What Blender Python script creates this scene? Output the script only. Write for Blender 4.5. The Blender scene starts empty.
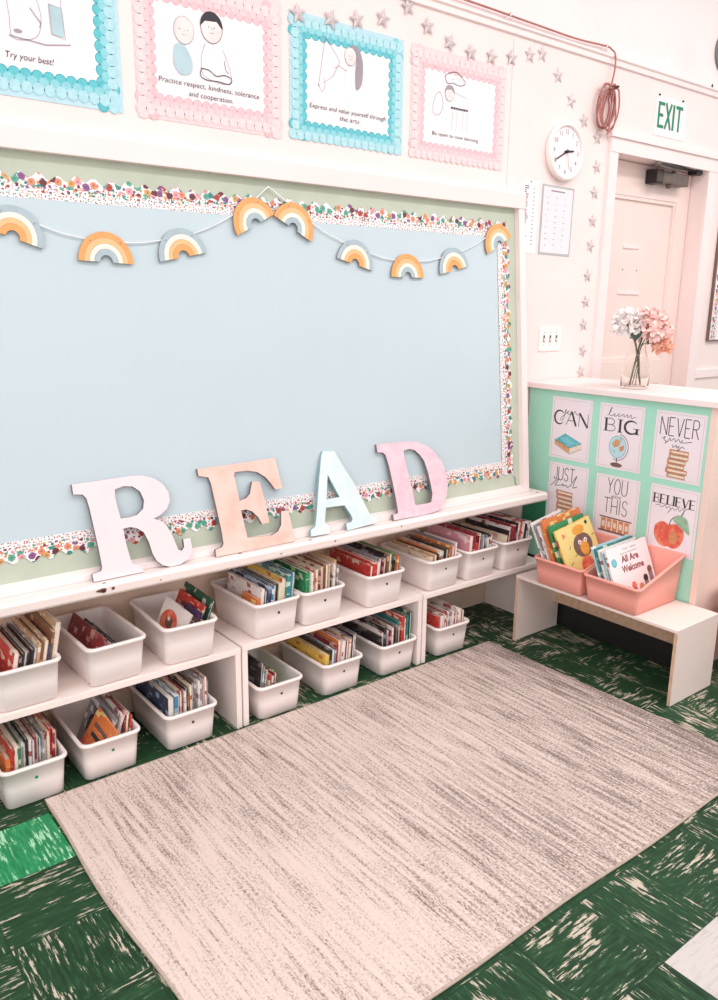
import bpy, math, random
from mathutils import Vector, Matrix
from mathutils.geometry import tessellate_polygon

# ------------------------------------------------------------------ camera, world, lights, exposure
SC = bpy.context.scene
COL = SC.collection
V = Vector
FPX = 802.23
cam_d = bpy.data.cameras.new('camera'); cam = bpy.data.objects.new('camera', cam_d); COL.objects.link(cam)
cam_d.sensor_fit = 'HORIZONTAL'; cam_d.sensor_width = 36.0; cam_d.lens = FPX / 718 * 36.0
cam_d.clip_start = 0.05
yaw, pitch, roll = 0.6694, 0.24285, 0.01211
CAM = V((0, -2.533, 1.52))
fwd = V((math.sin(yaw) * math.cos(pitch), math.cos(yaw) * math.cos(pitch), -math.sin(pitch)))
rgt = V((math.cos(yaw), -math.sin(yaw), 0)); upv = rgt.cross(fwd)
r2 = rgt * math.cos(roll) + upv * math.sin(roll); u2 = -rgt * math.sin(roll) + upv * math.cos(roll)
M3 = Matrix((r2, u2, -fwd)).transposed()
cam.matrix_world = Matrix.Translation(CAM) @ M3.to_4x4()
SC.camera = cam
SC.view_settings.view_transform = 'Standard'
SC.view_settings.look = 'None'
SC.view_settings.gamma = 1.0
SC.view_settings.use_curve_mapping = False
SC.view_settings.exposure = -0.03

world = bpy.data.worlds.new('room_light'); SC.world = world; world.use_nodes = True
bg = world.node_tree.nodes['Background']
bg.inputs[0].default_value = (1.0, 0.955, 0.945, 1); bg.inputs[1].default_value = 0.95

def area(name, loc, rot, sx, sy, power, col=(1, 0.96, 0.93)):
    d = bpy.data.lights.new(name, 'AREA'); d.shape = 'RECTANGLE'; d.size = sx; d.size_y = sy
    d.energy = power; d.color = col
    o = bpy.data.objects.new(name, d); COL.objects.link(o); o.location = loc; o.rotation_euler = rot
    return o
# assumed ceiling fluorescents out of view, one added as fill, and daylight from the windows on the left side of the classroom
area('overhead_light', (1.2, -1.9, 3.6), (0, 0, 0), 5.0, 0.5, 52)
area('overhead_light', (4.6, -1.9, 3.6), (0, 0, 0), 3.0, 0.5, 40)  # unseen light added to brighten the dark upper right wall
area('overhead_light', (2.0, -4.2, 3.6), (0, 0, 0), 6.0, 0.5, 60)
area('window_daylight', (-2.8, -3.4, 1.9), (0, math.radians(-90), math.radians(25)), 1.6, 3.4, 60, (1, 0.97, 0.97))

# ------------------------------------------------------------------ materials
def lin(h):
    h = h.lstrip('#'); c = [int(h[i:i + 2], 16) / 255 for i in (0, 2, 4)]
    return tuple(((x + 0.055) / 1.055) ** 2.4 if x > 0.04045 else x / 12.92 for x in c) + (1,)
class NT:
    def __init__(s, name):
        s.m = bpy.data.materials.new(name); s.m.use_nodes = True; s.t = s.m.node_tree
        s.b = s.t.nodes['Principled BSDF']
    def n(s, typ, **kw):
        x = s.t.nodes.new(typ)
        for k, v in kw.items(): setattr(x, k, v)
        return x
    def l(s, a, b): s.t.links.new(a, b)
    def math(s, op, a, b=None, c=None, clamp=False):
        x = s.n('ShaderNodeMath', operation=op, use_clamp=clamp)
        for i, q in enumerate((a, b, c)):
            if q is None: continue
            if isinstance(q, (int, float)): x.inputs[i].default_value = q
            else: s.l(q, x.inputs[i])
        return x.outputs[0]
    def mix(s, f, a, b):
        x = s.n('ShaderNodeMix', data_type='RGBA')
        for i, q in ((0, f), (6, a), (7, b)):
            if isinstance(q, (int, float)): x.inputs[i].default_value = q
            elif isinstance(q, tuple): x.inputs[i].default_value = q
            else: s.l(q, x.inputs[i])
        return x.outputs[2]
    def ramp(s, f, stops, interp='LINEAR'):
        x = s.n('ShaderNodeValToRGB'); x.color_ramp.interpolation = interp
        e = x.color_ramp.elements
        while len(e) < len(stops): e.new(0.5)
        for q, (p, c) in zip(e, stops): q.position = p; q.color = c
        s.l(f, x.inputs[0]); return x.outputs[0]
    def noise(s, vec, scale, detail=3, rough=0.5, dim='3D', w=None):
        x = s.n('ShaderNodeTexNoise', noise_dimensions=dim); x.inputs['Scale'].default_value = scale
        x.inputs['Detail'].default_value = detail; x.inputs['Roughness'].default_value = rough
        s.l(vec, x.inputs['Vector'])
        if w is not None: s.l(w, x.inputs['W'])
        return x.outputs[0]
    def obj(s): return s.n('ShaderNodeTexCoord').outputs['Object']
    def scale(s, vec, sc, loc=(0, 0, 0)):
        x = s.n('ShaderNodeMapping'); x.inputs['Scale'].default_value = sc; x.inputs['Location'].default_value = loc
        s.l(vec, x.inputs['Vector']); return x.outputs[0]
    def bump(s, h, strength=0.2, dist=0.01):
        x = s.n('ShaderNodeBump'); x.inputs['Strength'].default_value = strength; x.inputs['Distance'].default_value = dist
        s.l(h, x.inputs['Height']); s.l(x.outputs[0], s.b.inputs['Normal'])
def plain(name, hexc, rough=0.6, var=0.06, vs=9.0, metal=0.0, bump=0.0, bs=60, accent=None, spec=None):
    """painted / plastic surface: base colour with a gentle procedural mottling"""
    n = NT(name); c = lin(hexc); o = n.obj()
    d = lin(accent) if accent else tuple(x * (1 - var * 3) for x in c[:3]) + (1,)
    f = n.noise(o, vs, 4, 0.6)
    f = n.ramp(f, [(0.42, (0, 0, 0, 1)), (0.72, (1, 1, 1, 1))])
    n.l(n.mix(f, c, d), n.b.inputs['Base Color'])
    n.b.inputs['Roughness'].default_value = rough; n.b.inputs['Metallic'].default_value = metal
    if spec is not None: n.b.inputs['Specular IOR Level'].default_value = spec
    if bump: n.bump(n.noise(o, bs, 3), bump, 0.004)
    return n.m
M = {}
M['wall'] = plain('wall_paint', '#f7e4e1', 0.7, 0.02, 1.5, bump=0.12, bs=35)
M['wall_rough'] = plain('upper_wall_plaster', '#f9e8e7', 0.8, 0.02, 3, bump=0.5, bs=45)
M['alcove'] = plain('alcove_cream', '#efd6c3', 0.7, 0.03, 3)  # recess colour, tanner and darker than the wall around it
M['deep_green'] = plain('deep_green_patch', '#2b7a57', 0.8, 0.05, 6)
M['trim'] = plain('trim_paint', '#f8e6e4', 0.45, 0.02, 2)
M['door'] = plain('door_paint', '#f6ded8', 0.5, 0.02, 2)
M['ledge'] = plain('worn_white_paint', '#f8e9e5', 0.45, 0.02, 3, bump=0.08, bs=25)
M['chip'] = plain('bare_wood_chip', '#6b3f33', 0.8)
M['shelf'] = plain('white_laminate', '#f7e9e4', 0.4, 0.015, 2)
M['bench'] = plain('bench_laminate', '#eddcd5', 0.5, 0.02, 2)
M['rawwood'] = plain('plywood_edge', '#d6b397', 0.7, 0.08, 40)
M['bin'] = plain('white_plastic', '#f8edea', 0.32, 0.012, 3)
M['coral'] = plain('coral_plastic', '#f9a99b', 0.35, 0.02, 3)
M['coral_deep'] = plain('deep_coral_plastic', '#d98580', 0.4, 0.03, 3)
M['mint'] = plain('mint_paper', '#ace3ce', 0.8, 0.03, 3, accent='#a2dac4')
M['cabwood'] = plain('pale_pink_wood', '#f3d6ca', 0.55, 0.04, 3)
M['sage'] = plain('sage_backing_board', '#c3cab9', 0.85, 0.03, 8)
M['blue'] = plain('pale_blue_paper', '#c8d6dd', 0.75, 0.01, 1.2, accent='#c4d3da')
M['paper'] = plain('white_card', '#faeff1', 0.6, 0.01, 2)
M['paper2'] = plain('laminated_card', '#f3e6ec', 0.35, 0.02, 2)
M['ink'] = plain('black_ink', '#37333a', 0.7)
M['ink_soft'] = plain('soft_pencil', '#a89aa4', 0.8)
M['ink_blue'] = plain('pale_blue_pencil', '#b9d2da', 0.8)
M['ink_skin'] = plain('pale_skin_pencil', '#f8e6e4', 0.8)
M['line'] = plain('grey_line', '#9c9198', 0.7)
M['silver'] = plain('silver_glitter', '#d8c8c8', 0.4, 0.08, 300, metal=0.15)
M['dark'] = plain('dark_bronze', '#75675f', 0.45, 0.1, 20, metal=0.3)
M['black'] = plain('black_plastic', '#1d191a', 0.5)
M['grey'] = plain('grey_plastic', '#77797c', 0.6)
M['cord'] = plain('pinkish_cord', '#b5736b', 0.5, 0.05, 30)
M['green_ink'] = plain('exit_green', '#12855e', 0.5, 0.04, 60)
M['r_orange'] = plain('rainbow_orange', '#eea766', 0.6, 0.03, 30)
M['r_peach'] = plain('rainbow_peach', '#f6c08c', 0.6, 0.02, 30)
M['r_cream'] = plain('rainbow_cream', '#f4ece0', 0.6, 0.02, 30)
M['r_grey'] = plain('rainbow_grey_blue', '#aebfc8', 0.6, 0.03, 30)
M['r_edge'] = plain('rainbow_wood_edge', '#8e8680', 0.7, 0.05, 30)
M['string'] = plain('white_string', '#f1f3f3', 0.8)
M['teal'] = plain('teal_scale', '#3fb3c0', 0.6, 0.08, 60)
M['teal2'] = plain('mid_teal_scale', '#7cccd7', 0.6, 0.05, 60)
M['teal3'] = plain('pale_teal_scale', '#a9dae5', 0.6, 0.04, 60)
M['teal4'] = plain('palest_teal_card', '#bfdfe9', 0.6, 0.03, 30)
M['pk1'] = plain('rose_scale', '#eeb9c1', 0.6, 0.05, 60)
M['pk2'] = plain('mid_rose_scale', '#f3cbcf', 0.6, 0.04, 60)
M['pk3'] = plain('pale_rose_scale', '#f6d5d7', 0.6, 0.03, 60)
M['pk4'] = plain('palest_rose_card', '#f6d6d8', 0.6, 0.02, 30)
for k_, h_ in (('teal', '#62c4ce'), ('teal2', '#93d6df'), ('teal3', '#b7e1e9'), ('pk1', '#f2c5cb'), ('pk2', '#f5d0d4'), ('pk3', '#f7dadc')):
    M[k_ + 'x'] = plain('inner_' + M[k_].name, h_, 0.6, 0.05, 60)
M['L_R'] = plain('letter_white_pink', '#f6e0e3', 0.6, 0.02, 8, accent='#f0dbe0')
M['L_E'] = plain('letter_peach', '#f7d0c5', 0.6, 0.02, 12, accent='#f1b9aa')
M['L_A'] = plain('letter_pale_aqua', '#e4edf0', 0.6, 0.02, 14, accent='#d3e5eb')
M['L_D'] = plain('letter_pink', '#f3d0da', 0.6, 0.02, 22, accent='#ecbccc')
M['L_side'] = plain('letter_edge', '#7f7a7e', 0.7)
M['L_sideA'] = plain('letter_edge_aqua', '#8fb5bb', 0.7)
M['page'] = plain('book_pages', '#efe3d8', 0.8, 0.08, 200)
M['stem'] = plain('stem_green', '#7c7a66', 0.6, 0.1, 60)
M['leaf'] = plain('leaf_green', '#35493f', 0.5, 0.1, 40)
M['pet_w'] = plain('white_petal', '#fbf3f1', 0.7, 0.03, 30)
M['pet_p'] = plain('pink_petal', '#fbdad4', 0.7, 0.05, 40, accent='#f2c0b9')
M['pet_o'] = plain('peach_petal', '#f6bfa6', 0.7, 0.05, 40, accent='#f0a88e')
M['apple'] = plain('apple_red', '#dd5846', 0.5, 0.1, 25, accent='#f0a07c')
M['art_teal'] = plain('art_teal', '#4aaebb', 0.6, 0.08, 60, accent='#8fd2d8')
M['art_tan'] = plain('art_tan', '#d9a06f', 0.6, 0.1, 60)
M['art_orange'] = plain('art_orange', '#dd9466', 0.6, 0.1, 60)
M['art_brown'] = plain('art_brown', '#7f5f57', 0.6, 0.1, 60)
M['art_leaf'] = plain('art_leaf', '#9fc4a4', 0.6, 0.1, 60)
M['art_cream'] = plain('art_cream', '#f0e0d0', 0.6, 0.05, 60)
M['art_yellow'] = plain('art_yellow', '#f2c65a', 0.6, 0.05, 60)
M['art_orange2'] = plain('warm_orange', '#eea545', 0.6, 0.06, 60)
M['art_yellow2'] = plain('cover_pale_yellow', '#f0d88c', 0.5, 0.03, 20)
M['dkred'] = plain('dark_red_ink', '#8e3a3c', 0.6)
M['framegrey'] = plain('grey_edge', '#b9bdbd', 0.4)
def glass():
    n = NT('clear_glass'); b = n.b
    b.inputs['Base Color'].default_value = (0.98, 0.97, 0.95, 1)
    b.inputs['Transmission Weight'].default_value = 1.0; b.inputs['Roughness'].default_value = 0.03
    b.inputs['IOR'].default_value = 1.18
    return n.m
M['glass'] = glass()

# book covers: base colour with blocks of an accent colour, different on every book
BK = dict(red=('#c2342f', '#e9c9b0'), dark_red=('#8a2630', '#d9a59a'), orange=('#dd7a42', '#f3d28a'),
          yellow=('#e9c25c', '#c0633c'), tan=('#c9a27c', '#e9dcc8'), brown=('#80553f', '#c59a78'), black=('#2c2829', '#8b8288'),
          navy=('#2e3a55', '#9fb2c6'), blue=('#3f7fa6', '#cfe0e6'), teal=('#2f7f7c', '#b8d8cc'), green=('#2f8a58', '#d8e6c0'),
          dark_green=('#1f5140', '#c7bfae'), pink=('#dc9aa6', '#f2d3d6'), white=('#efe6e3', '#a8615c'), grey=('#8f8a90', '#dcd6d8'),
          pale_blue=('#a9cbd6', '#eef2f2'), purple=('#4a3560', '#c69a4c'), cream=('#ecdcc4', '#b56a4a'))
def cover_mat(name, a, b):
    n = NT('cover_' + name); o = n.obj()
    rnd = n.n('ShaderNodeObjectInfo').outputs['Random']
    w = n.math('MULTIPLY', rnd, 37.0)
    v = n.n('ShaderNodeTexVoronoi', voronoi_dimensions='4D', distance='CHEBYCHEV'); v.inputs['Scale'].default_value = 38; v.inputs['Randomness'].default_value = 0.6
    n.l(n.scale(o, (1.0, 1.0, 1.5)), v.inputs['Vector']); n.l(w, v.inputs['W'])
    f = n.ramp(v.outputs['Color'], [(0.0, (0, 0, 0, 1)), (0.74, (0, 0, 0, 1)), (0.78, (1, 1, 1, 1))])
    nz = n.noise(o, 110, 3, 0.6, '4D', w)
    g = n.ramp(nz, [(0.55, (0, 0, 0, 1)), (0.62, (1, 1, 1, 1))])
    c = n.mix(f, lin(a), lin(b)); c = n.mix(n.math('MULTIPLY', g, 0.22), c, lin(b))
    n.l(c, n.b.inputs['Base Color']); n.b.inputs['Roughness'].default_value = 0.4
    return n.m
for k, (a, b) in BK.items(): M['c_' + k] = cover_mat(k, a, b)

def floral(name, dense=1.0):
    """white strip printed with coloured blossoms, larger towards the scalloped edge (v = 1)"""
    n = NT(name); uv = n.n('ShaderNodeUVMap'); uv.uv_map = 'UVMap'
    vec = uv.outputs[0]
    sep = n.n('ShaderNodeSeparateXYZ'); n.l(vec, sep.inputs[0]); vv = sep.outputs[1]
    pal = [(0.0, lin('#b5443a')), (0.13, lin('#2f8f88')), (0.27, lin('#e0906c')), (0.4, lin('#8a5a8c')), (0.52, lin('#e8a0a8')),
           (0.64, lin('#5aa890')), (0.76, lin('#6b3238')), (0.88, lin('#d9a05a'))]
    col = lin('#f6eef0')
    def layer(col, scale, rad, lo, hi, seed):
        v = n.n('ShaderNodeTexVoronoi', voronoi_dimensions='2D'); v.inputs['Scale'].default_value = scale
        v.inputs['Randomness'].default_value = 0.75
        n.l(n.scale(vec, (1, 0.072, 1), (seed, seed, 0)), v.inputs['Vector'])
        nd = n.noise(n.scale(vec, (1, 0.072, 1)), scale * 3, 2)
        d = n.math('ADD', v.outputs['Distance'], n.math('MULTIPLY', n.math('SUBTRACT', nd, 0.5), 0.35))
        m = n.math('LESS_THAN', d, rad)
        m = n.math('MULTIPLY', m, n.math('GREATER_THAN', vv, lo)); m = n.math('MULTIPLY', m, n.math('LESS_THAN', vv, hi))
        sc = n.n('ShaderNodeSeparateColor'); n.l(v.outputs['Color'], sc.inputs[0])
        pc = n.ramp(sc.outputs[0], pal, 'CONSTANT')
        core = n.math('LESS_THAN', v.outputs['Distance'], rad * 0.35)
        pc = n.mix(n.math('MULTIPLY', core, 0.45), pc, lin('#5a2f38'))
        return n.mix(m, col, pc)
    col = layer(col, 110, 0.26, 0.0, 0.6, 3.1)
    col = layer(col, 62, 0.30, 0.25, 0.85, 7.7)
    col = layer(col, 38, 0.42, 0.48, 1.2, 1.3)
    n.l(col, n.b.inputs['Base Color']); n.b.inputs['Roughness'].default_value = 0.5
    return n.m
M['floral'] = floral('floral_print')

TILE = 0.2435; TX0 = 1.569; TY0 = -1.743
def floor_mat():
    n = NT('marbled_green_tile'); o = n.obj()
    s = n.n('ShaderNodeSeparateXYZ'); n.l(o, s.inputs[0])
    tx = n.math('DIVIDE', n.math('SUBTRACT', s.outputs[0], TX0), TILE); ty = n.math('DIVIDE', n.math('SUBTRACT', s.outputs[1], TY0), TILE)
    ix = n.math('FLOOR', tx); iy = n.math('FLOOR', ty)
    fx = n.math('SUBTRACT', tx, ix); fy = n.math('SUBTRACT', ty, iy)
    par = n.math('MODULO', n.math('ADD', n.math('ADD', ix, iy), 400.0), 2.0)
    par = n.math('GREATER_THAN', par, 0.5)
    # along / across the grain of each tile
    al = n.math('ADD', n.math('MULTIPLY', s.outputs[0], par), n.math('MULTIPLY', s.outputs[1], n.math('SUBTRACT', 1.0, par)))
    ac = n.math('ADD', n.math('MULTIPLY', s.outputs[1], par), n.math('MULTIPLY', s.outputs[0], n.math('SUBTRACT', 1.0, par)))
    cid = n.math('ADD', n.math('MULTIPLY', ix, 3.17), n.math('MULTIPLY', iy, 7.31))
    cv = n.n('ShaderNodeCombineXYZ'); n.l(n.math('MULTIPLY', al, 17.0), cv.inputs[0]); n.l(n.math('MULTIPLY', ac, 120.0), cv.inputs[1]); n.l(cid, cv.inputs[2])
    a = n.noise(cv.outputs[0], 1.0, 6, 0.68)
    cv2 = n.n('ShaderNodeCombineXYZ'); n.l(n.math('MULTIPLY', al, 7.0), cv2.inputs[0]); n.l(n.math('MULTIPLY', ac, 14.0), cv2.inputs[1]); n.l(n.math('ADD', cid, 55.0), cv2.inputs[2])
    b = n.noise(cv2.outputs[0], 1.0, 2, 0.5)
    streak = n.math('ADD', n.math('MULTIPLY', a, 0.62), n.math('MULTIPLY', b, 0.38))
    m1 = n.ramp(streak, [(0.550, (0, 0, 0, 1)), (0.584, (1, 1, 1, 1))])
    base = n.ramp(a, [(0.3, lin('#0c1f12')), (0.5, lin('#1b3b24')), (0.7, lin('#39603f'))])
    big = n.noise(o, 0.9, 2)
    base = n.mix(n.ramp(big, [(0.4, (0, 0, 0, 1)), (0.65, (1, 1, 1, 1))]), base, n.mix(0.45, base, lin('#2e5538')))
    col = n.mix(n.math('MULTIPLY', m1, 0.80), base, lin('#d8c8b8'))
    def is_tile(i, j):
        return n.math('MULTIPLY', n.math('COMPARE', ix, float(i), 0.1), n.math('COMPARE', iy, float(j), 0.1))
    bright = n.mix(m1, n.ramp(a, [(0.35, lin('#1b7a48')), (0.6, lin('#3a9c68'))]), lin('#a8dcb8'))
    for i, j in ((-5, 5),):
        col = n.mix(is_tile(i, j), col, bright)
    pale = n.mix(n.ramp(a, [(0.5, (0, 0, 0, 1)), (0.65, (1, 1, 1, 1))]), lin('#c6bfbb'), lin('#b4aeaa'))
    col = n.mix(is_tile(0, -1), col, pale)
    edge = n.math('MINIMUM', n.math('MINIMUM', fx, n.math('SUBTRACT', 1.0, fx)), n.math('MINIMUM', fy, n.math('SUBTRACT', 1.0, fy)))
    col = n.mix(n.math('MULTIPLY', n.math('LESS_THAN', edge, 0.006), 0.75), col, lin('#10301d'))
    n.l(col, n.b.inputs['Base Color']); n.b.inputs['Roughness'].default_value = 0.5; n.b.inputs['Specular IOR Level'].default_value = 0.2
    return n.m
M['floor'] = floor_mat()
def rug_mat():
    n = NT('woven_rug'); o = n.obj()
    st = n.noise(n.scale(o, (66, 3.6, 1)), 1.0, 6, 0.68)
    fine = n.noise(n.scale(o, (190, 105, 1)), 1.0, 3, 0.8)
    big = n.noise(n.scale(o, (1.4, 0.7, 1)), 1.0, 2, 0.5)
    s = n.math('ADD', n.math('MULTIPLY', st, 0.50), n.math('MULTIPLY', fine, 0.50))
    s = n.math('ADD', s, n.math('MULTIPLY', n.math('SUBTRACT', big, 0.5), 0.16))
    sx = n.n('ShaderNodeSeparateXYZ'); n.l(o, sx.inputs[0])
    s = n.math('ADD', s, n.math('MULTIPLY', n.math('SUBTRACT', sx.outputs[0], 0.0), 0.035))  # greyer to the right: part weave pattern, part room light put into the colour
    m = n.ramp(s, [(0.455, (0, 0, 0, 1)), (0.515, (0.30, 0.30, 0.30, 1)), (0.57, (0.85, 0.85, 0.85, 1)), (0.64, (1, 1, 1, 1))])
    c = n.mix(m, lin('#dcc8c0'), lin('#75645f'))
    n.l(c, n.b.inputs['Base Color']); n.b.inputs['Roughness'].default_value = 0.95
    n.bump(fine, 0.5, 0.004)
    return n.m
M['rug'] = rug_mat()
M['binding'] = plain('rug_binding', '#b9a799', 0.9, 0.08, 90)

# ------------------------------------------------------------------ mesh tools
class Fr:
    def __init__(s, o, u, v):
        s.o = V(o); s.u = V(u).normalized(); s.v = V(v).normalized(); s.n = s.u.cross(s.v)
    def __call__(s, a, b, c=0.0): return s.o + s.u * a + s.v * b + s.n * c
    def rot(s, a, b, ang, c=0.0):
        o = s(a, b, c); ca, sa = math.cos(ang), math.sin(ang)
        return Fr(o, s.u * ca + s.v * sa, -s.u * sa + s.v * ca)
WALL = lambda x, z, off=0.0: Fr((x, -off, z), (1, 0, 0), (0, 0, 1))
LOCAL = Fr((0, 0, 0), (1, 0, 0), (0, 1, 0))
class MB:
    def __init__(s): s.v = []; s.f = []; s.mi = []; s.mats = []; s.uv = {}; s.sm = []
    def mat(s, m):
        m = M[m]
        if m not in s.mats: s.mats.append(m)
        return s.mats.index(m)
    def face(s, pts, m, uv=None, smooth=False):
        i = len(s.v); s.v += [V(p) for p in pts]; s.f.append(list(range(i, i + len(pts)))); s.mi.append(s.mat(m)); s.sm.append(smooth)
        if uv: s.uv[len(s.f) - 1] = uv
        return s
    def add(s, verts, faces, m, smooth=False):
        i = len(s.v); s.v += [V(p) for p in verts]; k = s.mat(m)
        for f in faces: s.f.append([i + a for a in f]); s.mi.append(k); s.sm.append(smooth)
        return s
    def box(s, x0, x1, y0, y1, z0, z1, m, fr=None):
        P = [(x, y, z) for x in (x0, x1) for y in (y0, y1) for z in (z0, z1)]
        if fr: P = [fr(*p) for p in P]
        return s.add(P, [(0, 1, 3, 2), (4, 6, 7, 5), (0, 4, 5, 1), (2, 3, 7, 6), (0, 2, 6, 4), (1, 5, 7, 3)], m)
    def prism(s, fr, outer, w0, w1, m, side=None, holes=(), back=True):
        """flat outline (with holes) in frame fr, from depth w0 to w1"""
        loops = [outer] + list(holes)
        flat = [p for lp in loops for p in lp]
        tris = tessellate_polygon([[V((p[0], p[1], 0)) for p in lp] for lp in loops])
        s.add([fr(a, b, w1) for a, b in flat], tris, m)
        if back: s.add([fr(a, b, w0) for a, b in flat], [t[::-1] for t in tris], side or m)
        for lp in loops:
            n = len(lp)
            s.add([fr(a, b, w) for a, b in lp for w in (w0, w1)],
                  [(2 * i, 2 * ((i + 1) % n), 2 * ((i + 1) % n) + 1, 2 * i + 1) for i in range(n)], side or m)
        return s
    def flat(s, fr, pts, w, m):
        tris = tessellate_polygon([[V((p[0], p[1], 0)) for p in pts]])
        return s.add([fr(a, b, w) for a, b in pts], tris, m)
    def disc(s, fr, a, b, r, w, m, n=14, ry=None, a0=0.0, a1=2 * math.pi):
        ry = ry or r
        P = [(a + r * math.cos(a0 + (a1 - a0) * i / n), b + ry * math.sin(a0 + (a1 - a0) * i / n)) for i in range(n + (0 if a1 - a0 > 6.28 else 1))]
        return s.face([fr(x, y, w) for x, y in P], m)
    def stroke(s, fr, pts, wd, w, m):
        if not isinstance(wd, (list, tuple)): wd = [wd] * len(pts)
        L = []
        n = len(pts)
        for i in range(n):
            p = V(pts[max(i - 1, 0)][:2]); q = V(pts[min(i + 1, n - 1)][:2]); d = (q - p)
            if d.length < 1e-9: d = V((1, 0))
            d.normalize(); nn = V((-d.y, d.x)) * wd[i] / 2; c = V(pts[i][:2])
            L.append((c + nn, c - nn))
        for i in range(n - 1):
            a, b = L[i]; c, d = L[i + 1]
            s.face([fr(b.x, b.y, w), fr(d.x, d.y, w), fr(c.x, c.y, w), fr(a.x, a.y, w)], m)
        return s
    def tube(s, pts, r, m, n=8, closed=False):
        pts = [V(p) for p in pts]; N = len(pts); rr = r if isinstance(r, (list, tuple)) else [r] * N
        vs = []; ref = V((0.13, 0.2, 0.97)).normalized()
        for i, p in enumerate(pts):
            if closed: d = pts[(i + 1) % N] - pts[i - 1]
            else: d = pts[min(i + 1, N - 1)] - pts[max(i - 1, 0)]
            d.normalize(); a = d.cross(ref)
            if a.length < 0.05: a = d.cross(V((1, 0, 0)))
            a.normalize(); b = d.cross(a)
            vs += [p + (a * math.cos(6.28319 * k / n) + b * math.sin(6.28319 * k / n)) * rr[i] for k in range(n)]
        fs = []
        for i in range(N if closed else N - 1):
            j = (i + 1) % N
            fs += [(i * n + k, j * n + k, j * n + (k + 1) % n, i * n + (k + 1) % n) for k in range(n)]
        if not closed: fs += [tuple(range(n))[::-1], tuple((N - 1) * n + k for k in range(n))]
        return s.add(vs, fs, m, True)
    def lathe(s, fr, prof, m, n=32, smooth=True, sy=1.0):
        vs = [fr(r * math.cos(6.28319 * k / n), sy * r * math.sin(6.28319 * k / n), h) for r, h in prof for k in range(n)]
        fs = [(i * n + k, i * n + (k + 1) % n, (i + 1) * n + (k + 1) % n, (i + 1) * n + k) for i in range(len(prof) - 1) for k in range(n)]
        return s.add(vs, fs, m, smooth)
    def text(s, fr, body, a, b, w, m, height=None, width=None, off=0.0, shear=0.0, align='L'):
        vs, fs, x0, x1, y1 = text_mesh(body, off, shear)
        sy = height / y1 if height else None
        sx = width / (x1 - x0) if width else sy
        sy = sy or sx
        dx = -x0 if align == 'L' else -(x0 + x1) / 2
        return s.add([fr(a + (x + dx) * sx, b + y * sy, w) for x, y in vs], fs, m)
    def build(s, name, parent=None, local=False, base=None, bevel=0.0):
        me = bpy.data.meshes.new(name); ob = bpy.data.objects.new(name, me); COL.objects.link(ob)
        if local: off = V((0, 0, 0))
        elif parent is not None:
            off = V(parent.location); q = parent.parent
            while q: off += V(q.location); q = q.parent
        elif base is not None: off = V(base)
        else:
            xs = [p.x for p in s.v]; ys = [p.y for p in s.v]; zs = [p.z for p in s.v]
            off = V(((min(xs) + max(xs)) / 2, (min(ys) + max(ys)) / 2, min(zs)))
        me.from_pydata([tuple(p - off) for p in s.v], [], s.f)
        for m in s.mats: me.materials.append(m)
        me.polygons.foreach_set('material_index', s.mi); me.polygons.foreach_set('use_smooth', s.sm)
        if s.uv:
            uvl = me.uv_layers.new(name='UVMap')
            for fi, uv in s.uv.items():
                for li, c in zip(me.polygons[fi].loop_indices, uv): uvl.data[li].uv = c
        me.update()
        if parent is not None: ob.parent = parent
        elif not local: ob.location = off
        if bevel:
            md = ob.modifiers.new('bevel', 'BEVEL'); md.width = bevel; md.segments = 2; md.limit_method = 'ANGLE'; md.angle_limit = math.radians(40)
        return ob
_TX = {}
def text_mesh(body, off, shear):
    k = (body, off, shear)
    if k not in _TX:
        cu = bpy.data.curves.new('t', 'FONT'); cu.body = body; cu.size = 1; cu.offset = off; cu.shear = shear; cu.resolution_u = 3
        ob = bpy.data.objects.new('t', cu); COL.objects.link(ob)
        dg = bpy.context.evaluated_depsgraph_get(); ev = ob.evaluated_get(dg); me = ev.to_mesh()
        vs = [(v.co.x, v.co.y) for v in me.vertices]; fs = [tuple(p.vertices) for p in me.polygons]
        ev.to_mesh_clear(); bpy.data.objects.remove(ob); bpy.data.curves.remove(cu)
        xs = [v[0] for v in vs]; _TX[k] = (vs, fs, min(xs), max(xs), 0.7)
    return _TX[k]
def tag(o, label=None, cat=None, group=None, kind=None):
    if label: o['label'] = label
    if cat: o['category'] = cat
    if group: o['group'] = group
    if kind: o['kind'] = kind
    return o
def thing(name, loc, label, cat, group=None):
    o = bpy.data.objects.new(name, None); COL.objects.link(o); o.location = loc; o.empty_display_size = 0.05
    return tag(o, label, cat, group)
def struct(mb, name, bevel=0.0): return tag(mb.build(name, base=(0, 0, 0), bevel=bevel), kind='structure')
def copy_tree(o, parent=None):
    c = o.copy(); COL.objects.link(c)
    if parent is not None: c.parent = parent
    for ch in list(o.children): copy_tree(ch, c)
    return c
def arc(cx, cy, rx, ry, a0, a1, n):
    return [(cx + rx * math.cos(math.radians(a0 + (a1 - a0) * i / n)), cy + ry * math.sin(math.radians(a0 + (a1 - a0) * i / n))) for i in range(n + 1)]
def catmull(pts, k=5, closed=False):
    out = []; n = len(pts)
    for i in range(n if closed else n - 1):
        g = lambda j: V(pts[j % n]) if closed else V(pts[min(max(j, 0), n - 1)])
        a, b, c, d = g(i - 1), g(i), g(i + 1), g(i + 2)
        for q in range(k):
            t = q / k
            out.append(0.5 * ((2 * b) + (-a + c) * t + (2 * a - 5 * b + 4 * c - d) * t * t + (-a + 3 * b - 3 * c + d) * t ** 3))
    if not closed: out.append(V(pts[-1]))
    return out

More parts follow.
